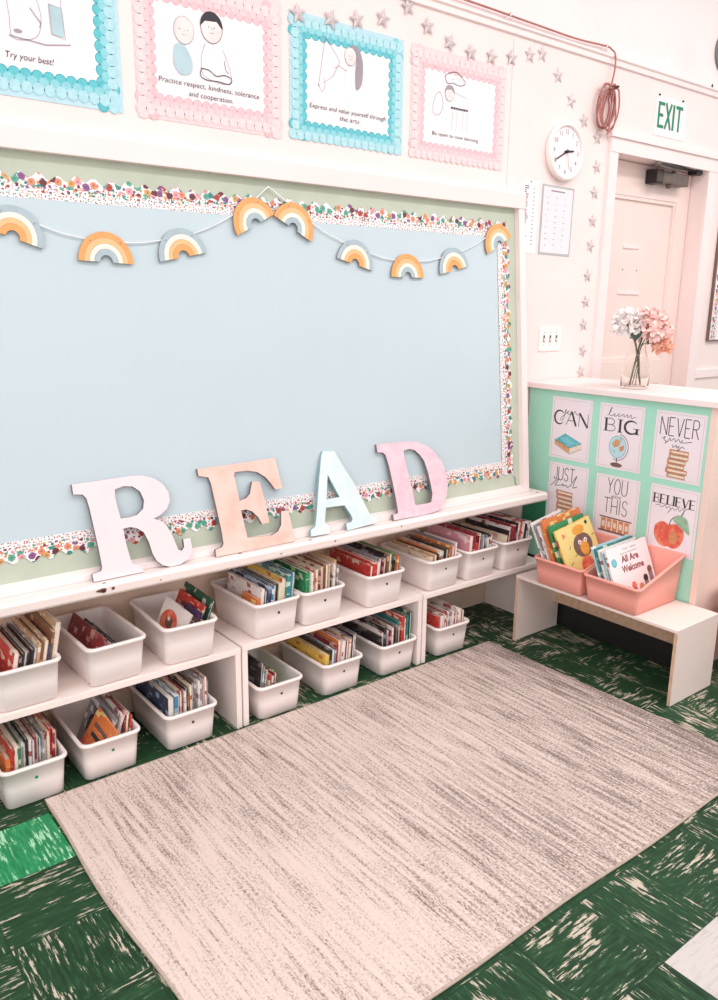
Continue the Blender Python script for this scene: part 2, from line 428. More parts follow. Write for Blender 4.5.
# ------------------------------------------------------------------ room shell
X0, X1 = -0.6, 6.2
mb = MB(); mb.box(X0 - 1, X1, -4.6, 0.20, -0.05, 0.0, 'floor'); struct(mb, 'floor')
mb = MB()   # wall with the door opening and the deep recess under the slanted board
DX0, DX1, DZ = 3.57, 4.415, 2.235
mb.box(X0, DX0, 0.0, 0.16, 0.66, 2.62, 'wall')
mb.box(X0, 3.035, 0.175, 0.22, 0.0, 0.66, 'alcove')
mb.box(3.035, DX0, 0.0, 0.16, 0.0, 0.66, 'wall')
mb.box(DX0, DX1, 0.0, 0.16, DZ, 2.62, 'wall')
mb.box(DX1, X1, 0.0, 0.16, 0.0, 2.62, 'wall')
mb.box(X0, X1, 0.012, 0.16, 2.62, 3.3, 'wall_rough')
struct(mb, 'wall_back')
mb = MB(); mb.box(X0, 3.03, 0.155, 0.175, 0.0, 0.085, 'alcove'); mb.box(X0, 3.03, 0.150, 0.175, 0.085, 0.097, 'alcove'); struct(mb, 'baseboard_back')
mb = MB()   # picture moulding
fr = Fr((X0, 0, 0), (0, -1, 0), (0, 0, 1))
mb.prism(Fr((X1, 0, 0), (0, -1, 0), (0, 0, 1)), [(0, 2.608), (0.012, 2.610), (0.013, 2.630), (0.022, 2.636), (0.022, 2.644), (0, 2.648)], 0, X1 - X0, 'trim')
struct(mb, 'trim_1')
mb = MB()   # door casing
mb.box(3.505, 3.572, -0.018, 0.0, 0.0, DZ, 'trim'); mb.box(DX1, DX1 + 0.085, -0.018, 0.0, 0.0, DZ, 'trim')
mb.box(3.503, DX1 + 0.087, -0.021, 0.0, DZ, 2.300, 'trim'); mb.box(3.49, DX1 + 0.10, -0.032, 0.0, 2.300, 2.318, 'trim')
struct(mb, 'trim_2')
mb = MB(); mb.box(2.80, 2.915, -0.004, 0.0, 1.995, 2.595, 'wall'); struct(mb, 'trim_3')
mb = MB(); mb.box(DX1 + 0.10, X1, -0.012, 0.0, 1.10, 1.15, 'trim'); struct(mb, 'trim_4', 0.002)

# door leaf with sunk panels
mb = MB()
yd = 0.085
mb.box(DX0 + .004, DX1 - .004, yd + .016, yd + .04, 0.005, DZ - .004, 'door')
for a in ((DX0 + .004, DX0 + .115, .005, DZ - .004), (DX1 - .125, DX1 - .004, .005, DZ - .004), (DX0 + .115, DX1 - .125, .005, .2),
          (DX0 + .115, DX1 - .125, 1.08, 1.215), (DX0 + .115, DX1 - .125, 2.07, DZ - .004)):
    mb.box(a[0], a[1], yd, yd + .016, a[2], a[3], 'door')
for z0, z1 in ((.2, 1.08), (1.215, 2.07)):
    x0, x1 = DX0 + .115, DX1 - .125
    for b in ((x0, x1, z0, z0 + .018), (x0, x1, z1 - .018, z1), (x0, x0 + .018, z0 + .018, z1 - .018), (x1 - .018, x1, z0 + .018, z1 - .018)):
        mb.box(b[0], b[1], yd + .004, yd + .016, b[2], b[3], 'door')
for z, a, b in ((1.818, 3.85, 3.99), (1.580, 3.83, 4.03)):
    mb.box(a, b, yd + .010, yd + .016, z - .006, z + .006, 'trim'); mb.box(a, b, yd + .0115, yd + .016, z - .009, z - .006, 'cabwood')
for x, z in ((3.86, 1.70), (3.99, 1.70)): mb.disc(Fr((x, yd + .0155, z), (1, 0, 0), (0, 0, 1)), 0, 0, .006, 0, 'line', 8)
struct(mb, 'door_1')

# ------------------------------------------------------------------ slanted bulletin board
BV = V((0, .125, 1.235)).normalized()
BRD = Fr((0, -.13, .69), (1, 0, 0), BV)
bb = thing('bulletin_board', (1.5, 0, .66), 'large slanted bulletin board with white wooden frame and sage backing above the bookshelves', 'bulletin board')
BXL = 0.2
mb = MB(); mb.box(BXL, 2.86, -.01, 1.245, -.02, 0, 'sage', BRD); mb.build('backing', bb)
YZ = Fr((0, 0, 0), (0, -1, 0), (0, 0, 1))      # normal points to -x
def xprism(mb, prof, x0, x1, m): mb.prism(Fr((x1, 0, 0), (0, -1, 0), (0, 0, 1)), prof, 0, x1 - x0, m)
mb = MB(); xprism(mb, [(0, .664), (.158, .664), (.155, .69), (.030, 1.93), (0, 1.93)], 2.858, 2.895, 'trim'); mb.build('frame_stile', bb, bevel=.003)
mb = MB(); xprism(mb, [(0, 1.924), (.034, 1.924), (.034, 1.985), (.028, 1.992), (0, 1.996)], BXL, 2.897, 'trim')
mb.build('frame_rail', bb, bevel=.002)
mb = MB(); xprism(mb, [(.110, .664), (.158, .664), (.156, .684), (.128, .696)], BXL, 2.858, 'trim'); mb.build('frame_rail', bb, bevel=.002)
mb = MB(); xprism(mb, [(-.02, .632), (.10, .622), (.205, .621), (.216, .630), (.218, .655), (.208, .6635), (-.02, .6638)], BXL, 2.957, 'ledge')
ledge = mb.build('ledge', bb, bevel=.002)
rc = random.Random(5)
def chip(mb): tag(mb.build('paint_chip', ledge), 'dark chip in the white paint')
LF = Fr((0, -.2186, .62), (1, 0, 0), (0, 0, 1))
for x, z, a, b in ((.826, .026, .016, .006), (.862, .027, .007, .005), (.832, .022, .009, .005), (1.02, .020, .004, .002), (1.72, .026, .004, .003), (1.48, .022, .005, .002), (2.05, .03, .004, .003)):
    P = [(x + a * math.cos(t * .7) * rc.uniform(.7, 1.2), z + b * math.sin(t * .7) * rc.uniform(.7, 1.2)) for t in range(9)]
    mb = MB(); mb.flat(LF, P, 0.0006, 'chip'); chip(mb)
for x, y in ((.84, -.205), (1.33, -.19), (2.915, -.19), (.86, -.16), (1.62, -.2)):
    mb = MB(); mb.disc(Fr((x, y, .6642), (1, 0, 0), (0, 1, 0)), 0, 0, .006 if x < 2 else .010, 0, 'chip', 9, .004); chip(mb)

def on_board(name, mb, label, cat, group=None): return tag(mb.build(name), label, cat, group)
mb = MB(); mb.prism(BRD, [(BXL + .01, .125), (2.735, .125), (2.735, 1.115), (BXL + .01, 1.115)], .0004, .0014, 'blue')
on_board('bulletin_paper', mb, 'plain pale blue paper covering the middle of the slanted bulletin board', 'paper')
# scalloped floral strips, each a strip with a wavy outer edge
def border_strip(fr, L, seed, name, label, w=.068, off=.002):
    mb = MB(); r = random.Random(seed); n = int(L / .0072); per = .054
    for i in range(n):
        u0, u1 = L * i / n, L * (i + 1) / n
        e = lambda u: w - .006 + .0085 * math.sin(2 * math.pi * u / per + seed) + .003 * math.sin(2 * math.pi * u / .143 + seed)
        h0, h1 = e(u0), e(u1)
        mb.face([fr(u0, 0, off), fr(u1, 0, off), fr(u1, h1, off), fr(u0, h0, off)], 'floral', [(u0, 0), (u1, 0), (u1, h1 / w), (u0, h0 / w)])
        mb.face([fr(u0, h0, off), fr(u1, h1, off), fr(u1, h1, off - .0016), fr(u0, h0, off - .0016)], 'art_brown')
    mb.face([fr(0, 0, off), fr(0, 0, off - .0012), fr(L, 0, off - .0012), fr(L, 0, off)], 'paper')
    return on_board(name, mb, label, 'border trim', 'floral border strips of the big board')
border_strip(Fr(BRD(BXL, 1.112), (1, 0, 0), BV), 2.80 - BXL, 1.0, 'border_strip', 'scalloped floral border strip along the top of the blue paper', .070)
border_strip(Fr(BRD(2.812, .128), (-1, 0, 0), -BV), 2.812 - BXL, 2.2, 'border_strip', 'scalloped floral border strip along the bottom behind the four letters', .068, .0026)
bs = Fr(BRD(2.738, 1.16), tuple(-BV), (1, 0, 0)); border_strip(bs, 1.09, 3.0, 'border_strip', 'scalloped floral border strip down the right side of the blue paper', .074, .0032)
mb = MB(); mb.tube([BRD(*p) for p in catmull([(2.815, .052, .003), (2.824, .042, .004), (2.822, .03, .004), (2.826, .015, .004), (2.836, .006, .003)], 5)], .0012, 'black', 5)
tag(mb.build('loose_thread'), 'thin dark thread hanging at the bottom right corner of the board', 'thread')

# rainbow garland: string and nine wooden rainbows
gar = thing('rainbow_garland', BRD(1.572, 1.21, .01), 'garland of nine orange and grey wooden rainbows strung across the blue board', 'garland')
RB = [(.705, 1.001, -18, 'g'), (.972, .944, -2, 'o'), (1.231, .970, 12, 'g'), (1.509, 1.088, 28, 'o'), (1.664, 1.084, -28, 'o'),
      (1.937, .972, -14, 'g'), (2.200, .932, 0, 'o'), (2.462, .968, 13, 'g'), (2.738, 1.081, 28, 'o')]
for i, (x, s, a, k) in enumerate(RB):
    fr = BRD.rot(x, s, math.radians(a), .006 + (.003 if i in (3, 4) else 0))
    mb = MB(); R = .086; radii = [R, .069, .053, .038, .020]
    cols = ['r_orange', 'r_peach', 'r_cream', 'r_grey'] if k == 'o' else ['r_grey', 'r_cream', 'r_peach', 'r_orange']
    outer = arc(0, -.004, R, R * 1.05, 0, 180, 28); inner = arc(0, -.004, .020, .021, 180, 0, 12)
    mb.prism(fr, outer + inner, 0, .006, cols[0], 'r_edge')
    for j in range(4):
        a0, a1 = radii[j] - (.0008 if j else .0), radii[j + 1]
        o = arc(0, -.004, a0, a0 * 1.05, 0, 180, 28); q = arc(0, -.004, a1, a1 * 1.05, 180, 0, 28)
        mb.prism(fr, o + q, .006, .0072 + .0005 * j, cols[j])
    for t in (50, 130): mb.disc(fr, .074 * math.cos(math.radians(t)), .074 * math.sin(math.radians(t)), .0022, .0096, 'r_edge', 8)
    rb = mb.build('rainbow', gar)
    tag(rb, 'rainbow with orange outside and grey inside' if k == 'o' else 'rainbow with grey outside and orange inside')
def P_(i, t):
    x, s, a, k = RB[i]; a = math.radians(a); q = math.radians(t); X, Y = .074 * math.cos(q), .078 * math.sin(q)
    return (x + X * math.cos(a) - Y * math.sin(a), s + X * math.sin(a) + Y * math.cos(a))
segs = [(P_(i, 50), P_(i + 1, 130)) for i in range(8) if i != 3]
for a, b in segs:
    m = ((a[0] + b[0]) / 2, (a[1] + b[1]) / 2 - .006)
    mb = MB(); mb.tube([BRD(p[0], p[1], .009) for p in catmull([a, m, b], 5)], .0022, 'string', 6); mb.build('string', gar)
mb = MB(); mb.tube([BRD(P_(3, 60)[0], P_(3, 60)[1], .012), BRD(1.572, 1.215, .012), BRD(P_(4, 120)[0], P_(4, 120)[1], .012)], .003, 'string', 6)
mb.build('string', gar)

# ------------------------------------------------------------------ READ letters leaning on the board
LET = {}
LET['R'] = (0.793, [(0.000,0.309),(0.070,0.309),(0.133,0.311),(0.191,0.312),(0.230,0.308),(0.265,0.295),(0.292,0.274),(0.308,0.243),(0.308,0.214),(0.294,0.190),(0.270,0.174),(0.245,0.165),(0.267,0.155),(0.285,0.136),(0.298,0.108),(0.309,0.067),(0.314,0.050),(0.326,0.045),(0.336,0.056),(0.336,0.082),(0.361,0.083),(0.364,0.051),(0.359,0.025),(0.342,0.012),(0.313,0.001),(0.278,0.000),(0.252,0.010),(0.234,0.029),(0.224,0.053),(0.217,0.093),(0.205,0.127),(0.185,0.143),(0.163,0.151),(0.139,0.150),(0.141,0.103),(0.148,0.051),(0.152,0.035),(0.186,0.019),(0.185,0.001),(0.023,0.001),(0.021,0.026),(0.050,0.030),(0.055,0.041),(0.053,0.094),(0.048,0.162),(0.043,0.230),(0.038,0.261),(0.028,0.274),(0.000,0.278)], [(0.131,0.276),(0.161,0.283),(0.189,0.278),(0.212,0.259),(0.221,0.229),(0.214,0.202),(0.191,0.186),(0.165,0.182),(0.136,0.182),(0.131,0.217),(0.128,0.255)])
LET['E'] = (1.215, [(0.000,0.307),(0.138,0.308),(0.309,0.312),(0.324,0.199),(0.292,0.200),(0.278,0.223),(0.259,0.248),(0.229,0.269),(0.191,0.279),(0.140,0.280),(0.135,0.269),(0.139,0.229),(0.143,0.178),(0.170,0.183),(0.188,0.197),(0.203,0.238),(0.233,0.235),(0.245,0.158),(0.250,0.085),(0.220,0.084),(0.208,0.111),(0.188,0.134),(0.164,0.145),(0.143,0.145),(0.148,0.104),(0.154,0.046),(0.200,0.041),(0.253,0.038),(0.281,0.047),(0.298,0.068),(0.306,0.117),(0.337,0.115),(0.347,0.001),(0.187,0.000),(0.025,0.001),(0.026,0.026),(0.051,0.030),(0.059,0.040),(0.059,0.079),(0.051,0.169),(0.043,0.253),(0.037,0.274),(0.002,0.283)], [])
LET['A'] = (1.635, [(0.100,0.313),(0.155,0.308),(0.185,0.250),(0.228,0.176),(0.260,0.106),(0.287,0.045),(0.316,0.031),(0.315,0.007),(0.169,0.000),(0.166,0.027),(0.193,0.030),(0.200,0.041),(0.195,0.057),(0.170,0.098),(0.083,0.101),(0.070,0.053),(0.073,0.041),(0.088,0.031),(0.085,0.003),(0.000,0.005),(0.001,0.028),(0.024,0.039),(0.034,0.071),(0.050,0.136),(0.070,0.217),(0.092,0.295)], [(0.110,0.223),(0.090,0.132),(0.152,0.132)])
LET['D'] = (1.997, [(0.000,0.313),(0.089,0.311),(0.165,0.310),(0.216,0.302),(0.266,0.283),(0.308,0.249),(0.342,0.205),(0.361,0.152),(0.360,0.106),(0.346,0.063),(0.323,0.031),(0.295,0.009),(0.260,0.002),(0.193,0.000),(0.115,0.002),(0.042,0.002),(0.041,0.026),(0.065,0.027),(0.069,0.036),(0.067,0.082),(0.060,0.150),(0.052,0.218),(0.041,0.267),(0.028,0.278),(0.001,0.281)], [(0.137,0.274),(0.166,0.278),(0.198,0.270),(0.221,0.250),(0.242,0.221),(0.255,0.175),(0.263,0.124),(0.266,0.079),(0.254,0.047),(0.233,0.044),(0.194,0.045),(0.167,0.046),(0.162,0.054),(0.160,0.098),(0.152,0.148),(0.143,0.213),(0.136,0.252)])
LP = lambda x0: Fr((x0, -.185, .6655), (1, 0, 0), (0, .063, .275))
for k, face, side, lab in (('R', 'L_R', 'L_side', 'large white letter R standing on the white ledge, leftmost of the four letters'),
                           ('E', 'L_E', 'L_side', 'large peach letter E standing on the white ledge between R and A'),
                           ('A', 'L_A', 'L_sideA', 'large pale aqua letter A standing on the white ledge between E and D'),
                           ('D', 'L_D', 'L_side', 'large pink letter D standing on the white ledge, rightmost of the four letters')):
    x0, o, h = LET[k]
    mb = MB(); mb.prism(LP(x0), o, -.013, 0, face, side, [h] if h else ())
    tag(mb.build('letter_' + k.lower()), lab, 'letter', 'big wooden letters on the ledge')

# ------------------------------------------------------------------ low shelf units under the ledge
def shelf_unit(x0, x1, zt, label, left=True, right=True, th=.022):
    t = thing('bookshelf', ((x0 + x1) / 2, -.015, 0), label, 'shelf', 'low white shelf units under the ledge')
    mb = MB(); mb.box(x0, x1, -.196, .150, zt - th, zt, 'shelf'); mb.build('top_panel', t, bevel=.0015)
    if left: mb = MB(); mb.box(x0, x0 + .022, -.194, .150, 0, zt - th, 'shelf'); mb.build('side_panel', t, bevel=.0012)
    if right: mb = MB(); mb.box(x1 - .022, x1, -.194, .150, 0, zt - th, 'shelf'); mb.build('side_panel', t, bevel=.0012)
    return t
shelf_unit(.20, 1.320, .314, 'low white shelf unit at the left under the ledge, upper bins furthest left')
shelf_unit(1.326, 2.200, .318, 'low white shelf unit in the middle under the ledge between two others')
shelf_unit(2.206, 2.992, .316, 'low white shelf unit at the right end under the ledge beside the plywood bench')

# ------------------------------------------------------------------ plastic book bins
def rrect(w, d, r, n=5, z=0.0, cx=0.0, cy=0.0):
    P = []
    for sx, sy, a0 in ((1, 1, 0), (-1, 1, 90), (-1, -1, 180), (1, -1, 270)):
        for i in range(n + 1):
            a = math.radians(a0 + 90 * i / n)
            P.append((cx + sx * (w / 2 - r) + r * math.cos(a), cy + sy * (d / 2 - r) + r * math.sin(a), z))
    return P
def tub_mesh(w0, d0, w1, d1, h, m, lip=.008, zf=None, wall=.004, r=.022):
    """open tub: (w0, d0) at the foot, (w1, d1) under the rim, rolled lip; zf(y) sets the rim height"""
    zf = zf or (lambda y: h)
    rings = [rrect(w0 - .02, d0 - .02, r * .8, 5, 0), rrect(w0, d0, r, 5, .006)]
    def ring(w, d, k, dz, rr):
        return [(x, y, (zf(y) * k + dz)) for x, y, _ in rrect(w, d, rr)]
    rings += [ring(w0 + (w1 - w0) * .5, d0 + (d1 - d0) * .5, .5, 0, r), ring(w1, d1, 1, -.012, r), ring(w1 + 2 * lip, d1 + 2 * lip, 1, -.011, r + lip), ring(w1 + 2 * lip + .002, d1 + 2 * lip + .002, 1, -.005, r + lip),
              ring(w1 + 2 * lip - .002, d1 + 2 * lip - .002, 1, 0, r + lip), ring(w1 - wall, d1 - wall, 1, 0, r), ring(w1 - 2 * wall, d1 - 2 * wall, 1, -.006, r), ring(w0 - 2 * wall, d0 - 2 * wall, 0, .006, r)]
    n = len(rings[0]); mb = MB(); vs = [p for q in rings for p in q]
    fs = [(i * n + k, i * n + (k + 1) % n, (i + 1) * n + (k + 1) % n, (i + 1) * n + k) for i in range(len(rings) - 1) for k in range(n)]
    mb.add(vs, fs, m, True); mb.add(rings[0], [tuple(range(n))[::-1]], m); mb.add(rings[-1], [tuple(range(n))], m)
    return mb
ORD = ['first', 'second', 'third', 'fourth', 'fifth', 'sixth', 'seventh', 'eighth', 'ninth', 'tenth', 'eleventh', 'twelfth', 'thirteenth', 'fourteenth', 'fifteenth', 'sixteenth', 'seventeenth', 'eighteenth', 'nineteenth', 'twentieth']
BW, BD, BH = .188, .330, .140
proto = tub_mesh(.174, .306, BW, BD, BH, 'bin').build('book_bin', local=True)
def sticker(m):
    mb = MB(); f = Fr((0.002, -.1620, .092), (1, 0, 0), (0, -.08, 1))
    mb.prism(f, [(0.006 * math.cos(i * .6283) * (1 if i % 2 else .72), 0.006 * math.sin(i * .6283) * (1 if i % 2 else .72)) for i in range(10)], 0, .0008, m)
    return mb
stk = sticker('black').build('sticker', local=True); stk.parent = proto
first_bin = [False]
def place_bin(x, y, z, rz, label, dot=True):
    if first_bin[0]: o = proto; first_bin[0] = False
    else: o = copy_tree(proto)
    o.location = (x, y, z); o.rotation_euler = (0, 0, rz)
    if dot == 'green':
        for c in o.children: c.data = c.data.copy(); c.data.materials[0] = M['green_ink']
    if not dot:
        for c in list(o.children): bpy.data.objects.remove(c)
    return tag(o, label, 'bin', 'white plastic book bins on and under the shelves')

# picture books: cover boards, spine and page block
def book_mb(t, d, h, cov, spine='front'):
    mb = MB(); b = min(.0012, t * .22); g = .003
    cm = 'c_' + cov
    mb.box(0, b, 0, d, 0, h, cm); mb.box(t - b, t, 0, d, 0, h, cm)
    if spine == 'front':
        mb.box(b, t - b, 0, .0012, 0, h, cm); mb.box(b, t - b, .0012, d - g, g, h - g, 'page')
    else:
        mb.box(b, t - b, d - .0012, d, 0, h, cm); mb.box(b, t - b, g * .4, d - .0012, g, h - g * .6, 'page')
    return mb
def thick_word(t): return 'thin' if t < .0085 else 'thick'
NB = [0]
def fill(x, y, z, phrase, spec, lean=0.0, x0=-.079, seed=0, gap=.0008, yf=-.146, full=True):
    """spec: list of (colour, thickness, height, depth); books stand on edge, spines or fore-edges to the front"""
    r = random.Random(seed + 11); cx = x0
    k = 1.0
    if full: k = (.079 - x0 - abs(math.sin(lean)) * .05 - gap * len(spec)) / sum(s[1] for s in spec)
    for i, s in enumerate(spec):
        c, t, h, d = s[:4]; t *= k; h += r.uniform(-.007, .007)
        if full and len(spec) > 1: h *= .88 + .13 * i / (len(spec) - 1)
        if d > .15: d = min(d + .025, .285)
        ln = (s[4] if len(s) > 4 else lean) + .0
        mb = book_mb(t, d, h, c, 'front' if (i * 7 + seed) % 3 else 'back')
        o = mb.build('picture_book', local=True)
        cs = math.cos(ln)
        o.location = (x + cx, y + yf + r.uniform(.0, .018), z + .0068 + (t * abs(math.sin(ln)) if ln > 0 else 0)); o.rotation_euler = (0, ln, 0)
        cx += t / cs + gap
        tag(o, '%s%s book, %s from the left in %s' % ('' if '_' in c else thick_word(t) + ' ', c.replace('_', ' '), ORD[i], phrase), 'book', 'picture books in the white bins')
        NB[0] += 1
    return cx
def R_(seed, n, cols, h=(.19, .24), t=(.005, .011), d=(.19, .25)):
    r = random.Random(seed); return [(cols[i % len(cols)] if isinstance(cols, list) and len(cols) >= n else r.choice(cols), r.uniform(*t), r.uniform(*h), r.uniform(*d)) for i in range(n)]
YB = -.0345
UZ, LZ = .3165, .0
bins = {}
U = [('A1', .596, .3145, 0), ('A2', .868, .3145, .03), ('A3', 1.139, .3145, -.05), ('B1', 1.476, .3185, .02), ('B2', 1.688, .3185, .0), ('B3', 1.996, .3185, 0),
     ('C1', 2.328, .3165, .0), ('C2', 2.560, .3165, 0), ('C3', 2.797, .3165, -.03)]
L = [('L0', .584), ('L1', .829), ('L2', 1.118), ('M1', 1.478), ('M2', 1.777), ('M3', 2.069), ('N1', 2.390)]
UL = ['white plastic bin at the left edge, holding dark and tan books', 'half empty white plastic bin beside the leftmost upper bin',
      'white plastic bin of small leaning books below the letter R', 'white plastic bin with orange and navy books below the letter E',
      'white plastic bin with green and red books, right of the bin below E', 'white plastic bin with a red book in front, below the letter A',
      'white plastic bin of low white and tan books below the letter D', 'white plastic bin with a large pink book, second from the right on top',
      'white plastic bin of red and white books beside the coral bins']
for (k, x, z, rz), lb in zip(U, UL):
    bins[k] = (x, z); place_bin(x, YB, z, rz, lb, dot=k[0] != 'A')
LL = ['white plastic bin on the floor at the left edge, packed with thin books', 'white plastic bin on the floor with an orange book leaning inside',
      'white plastic bin on the floor with a blue book at its left', 'half empty white plastic bin on the floor behind the middle divider',
      'white plastic bin on the floor with yellow and black books', 'white plastic bin on the floor with a red book at its right',
      'white plastic bin on the floor nearest the bench, rightmost below']
for (k, x), lb in zip(L, LL):
    bins[k] = (x, 0.0005); place_bin(x, YB - {'L0': .020, 'L1': .012, 'M1': .014}.get(k, .006), .0005, {'N1': -.03}.get(k, 0), lb, dot='green' if k in ('L0', 'L1') else True)
for c in list(proto.children): bpy.data.objects.remove(c)
bpy.data.objects.remove(proto)
YC = YB
def B(k, spec, phrase, lean=0, **kw):
    x, z = bins[k]; fill(x, YC, z, phrase, spec, lean, seed=sum(map(ord, k)), **kw)
B('A1', [('red', .013, .190, .24), ('black', .007, .175, .24), ('black', .006, .178, .24), ('grey', .006, .18, .24), ('black', .008, .182, .23), ('black', .007, .186, .24), ('grey', .006, .178, .24),
         ('tan', .007, .192, .24), ('brown', .006, .186, .23), ('tan', .009, .196, .25), ('navy', .007, .172, .22), ('brown', .007, .215, .25), ('tan', .014, .235, .21)], 'the leftmost upper bin', .20, x0=-.064)
B('A2', [('dark_red', .007, .150, .29), ('black', .006, .145, .29), ('red', .005, .135, .28), ('grey', .005, .125, .23), ('white', .005, .128, .22), ('black', .006, .130, .23), ('grey', .005, .118, .22),
         ('purple', .005, .122, .22), ('grey', .005, .110, .22), ('black', .005, .114, .23)], 'the half empty upper bin', .38, x0=-.084, full=False)
B('B1', [('orange', .009, .162, .11), ('white', .009, .200, .22), ('black', .005, .19, .25), ('navy', .010, .205, .25), ('blue', .006, .198, .24), ('cream', .007, .19, .22), ('black', .008, .195, .2), ('cream', .007, .195, .2), ('yellow', .011, .202, .22),
         ('teal', .010, .215, .23), ('blue', .008, .212, .24), ('teal', .007, .218, .24)], 'the upper bin below letter E', .10, x0=-.082)
B('B2', [('green', .014, .235, .25), ('white', .009, .222, .23), ('red', .009, .225, .23), ('cream', .006, .226, .23), ('white', .008, .218, .2), ('dark_red', .009, .20, .22), ('cream', .008, .222, .24),
         ('brown', .009, .225, .25), ('tan', .007, .22, .25), ('navy', .010, .185, .2), ('white', .007, .21, .22), ('tan', .010, .22, .24), ('grey', .006, .20, .23)], 'the upper bin right of the E bin', .04, x0=-.076)
B('B3', [('red', .010, .185, .25), ('red', .018, .200, .24), ('white', .007, .205, .25), ('grey', .007, .21, .25), ('black', .006, .215, .25), ('dark_red', .006, .20, .22), ('grey', .008, .205, .24), ('black', .007, .215, .25), ('brown', .010, .20, .23),
         ('tan', .007, .21, .24), ('green', .010, .20, .22), ('black', .008, .19, .2), ('white', .006, .175, .2), ('orange', .007, .178, .2), ('grey', .006, .17, .2)], 'the upper bin below letter A', .09, x0=-.082)
B('C1', [('cream', .014, .165, .27), ('tan', .008, .168, .26), ('grey', .006, .17, .25), ('black', .005, .165, .25), ('orange', .009, .168, .24), ('white', .008, .170, .24), ('tan', .009, .167, .24), ('black', .006, .168, .24),
         ('brown', .008, .166, .24), ('white', .008, .170, .23), ('orange', .008, .165, .22), ('grey', .008, .172, .23), ('white', .006, .178, .24)], 'the upper bin below letter D', .07, x0=-.080)
B('C2', [('pink', .014, .215, .25), ('dark_red', .012, .235, .24), ('red', .016, .180, .2), ('dark_red', .006, .2, .22), ('cream', .005, .21, .22), ('grey', .006, .2, .22), ('navy', .008, .195, .21), ('blue', .008, .19, .2), ('grey', .006, .185, .2),
         ('white', .007, .178, .2), ('black', .005, .18, .21), ('white', .006, .17, .2), ('dark_red', .007, .175, .2)], 'the upper bin with the pink book', .07, x0=-.080)
B('C3', [('cream', .012, .175, .26), ('black', .006, .20, .25), ('white', .006, .205, .25), ('dark_red', .014, .215, .24), ('black', .006, .22, .24), ('white', .008, .222, .23), ('red', .016, .215, .21), ('white', .006, .2, .2), ('white', .006, .205, .2),
         ('black', .005, .2, .2), ('white', .007, .21, .2), ('grey', .007, .2, .2)], 'the upper bin nearest the coral bins', .14, x0=-.084)
B('L0', [('orange', .012, .165, .2), ('red', .008, .20, .2), ('cream', .008, .205, .22), ('green', .008, .2, .22), ('grey', .006, .212, .23), ('teal', .006, .2, .22), ('black', .006, .21, .24), ('white', .006, .2, .22), ('grey', .006, .205, .23),
         ('dark_red', .006, .21, .24), ('white', .006, .2, .22), ('teal', .006, .195, .22), ('grey', .006, .205, .24), ('white', .006, .2, .23), ('cream', .006, .198, .22), ('red', .007, .205, .24), ('dark_red', .007, .2, .24), ('brown', .005, .198, .22)], 'the leftmost floor bin', .05, x0=-.078)
B('L2', [('navy', .020, .215, .25), ('blue', .012, .208, .24), ('white', .007, .21, .22), ('cream', .006, .212, .23), ('dark_red', .005, .215, .24), ('white', .006, .21, .22), ('black', .005, .22, .24), ('brown', .006, .2, .22), ('cream', .006, .218, .24),
         ('black', .005, .225, .25), ('white', .006, .22, .24), ('grey', .008, .225, .24), ('white', .006, .228, .25), ('grey', .006, .235, .24), ('grey', .007, .225, .24), ('orange', .005, .222, .22), ('white', .006, .215, .22), ('grey', .006, .205, .22)], 'the floor bin with the blue book', .02, x0=-.078)
B('M1', [('black', .006, .215, .25), ('grey', .006, .19, .24), ('dark_green', .006, .18, .25), ('teal', .006, .165, .25), ('white', .006, .165, .24), ('red', .006, .16, .23), ('dark_red', .006, .158, .23), ('white', .005, .155, .22), ('dark_red', .005, .15, .22), ('tan', .005, .15, .23), ('green', .006, .15, .25)], 'the half empty floor bin', .10, x0=-.080, full=False)
B('M2', [('yellow', .016, .185, .25), ('black', .007, .195, .25), ('blue', .010, .19, .23), ('grey', .008, .19, .22), ('dark_red', .009, .205, .24), ('orange', .012, .208, .24), ('white', .006, .205, .23), ('white', .007, .2, .22), ('dark_red', .008, .21, .24), ('cream', .007, .2, .22),
         ('grey', .007, .205, .23), ('black', .007, .22, .22), ('white', .006, .205, .2), ('grey', .007, .215, .23)], 'the yellow and black floor bin', .09, x0=-.082)
B('M3', [('black', .007, .19, .24), ('white', .006, .20, .24), ('black', .010, .215, .24), ('grey', .006, .2, .22), ('white', .007, .195, .22), ('dark_red', .006, .19, .22), ('white', .006, .2, .22), ('cream', .006, .198, .22), ('black', .006, .205, .23), ('grey', .007, .21, .24), ('brown', .006, .2, .22),
         ('teal', .008, .22, .25), ('red', .014, .232, .24), ('white', .007, .225, .24), ('grey', .006, .22, .24), ('teal', .009, .23, .25), ('dark_green', .006, .232, .24)], 'the floor bin with the tall red book', .03, x0=-.078)
B('N1', [('red', .006, .20, .24), ('white', .006, .2, .24), ('dark_red', .006, .195, .24), ('white', .006, .19, .23), ('red', .005, .188, .23), ('white', .006, .185, .22), ('grey', .005, .18, .22), ('white', .006, .178, .2), ('dark_red', .006, .18, .22), ('white', .007, .185, .2), ('cream', .006, .178, .2), ('brown', .006, .175, .2)], 'the rightmost floor bin', .05, x0=-.080)

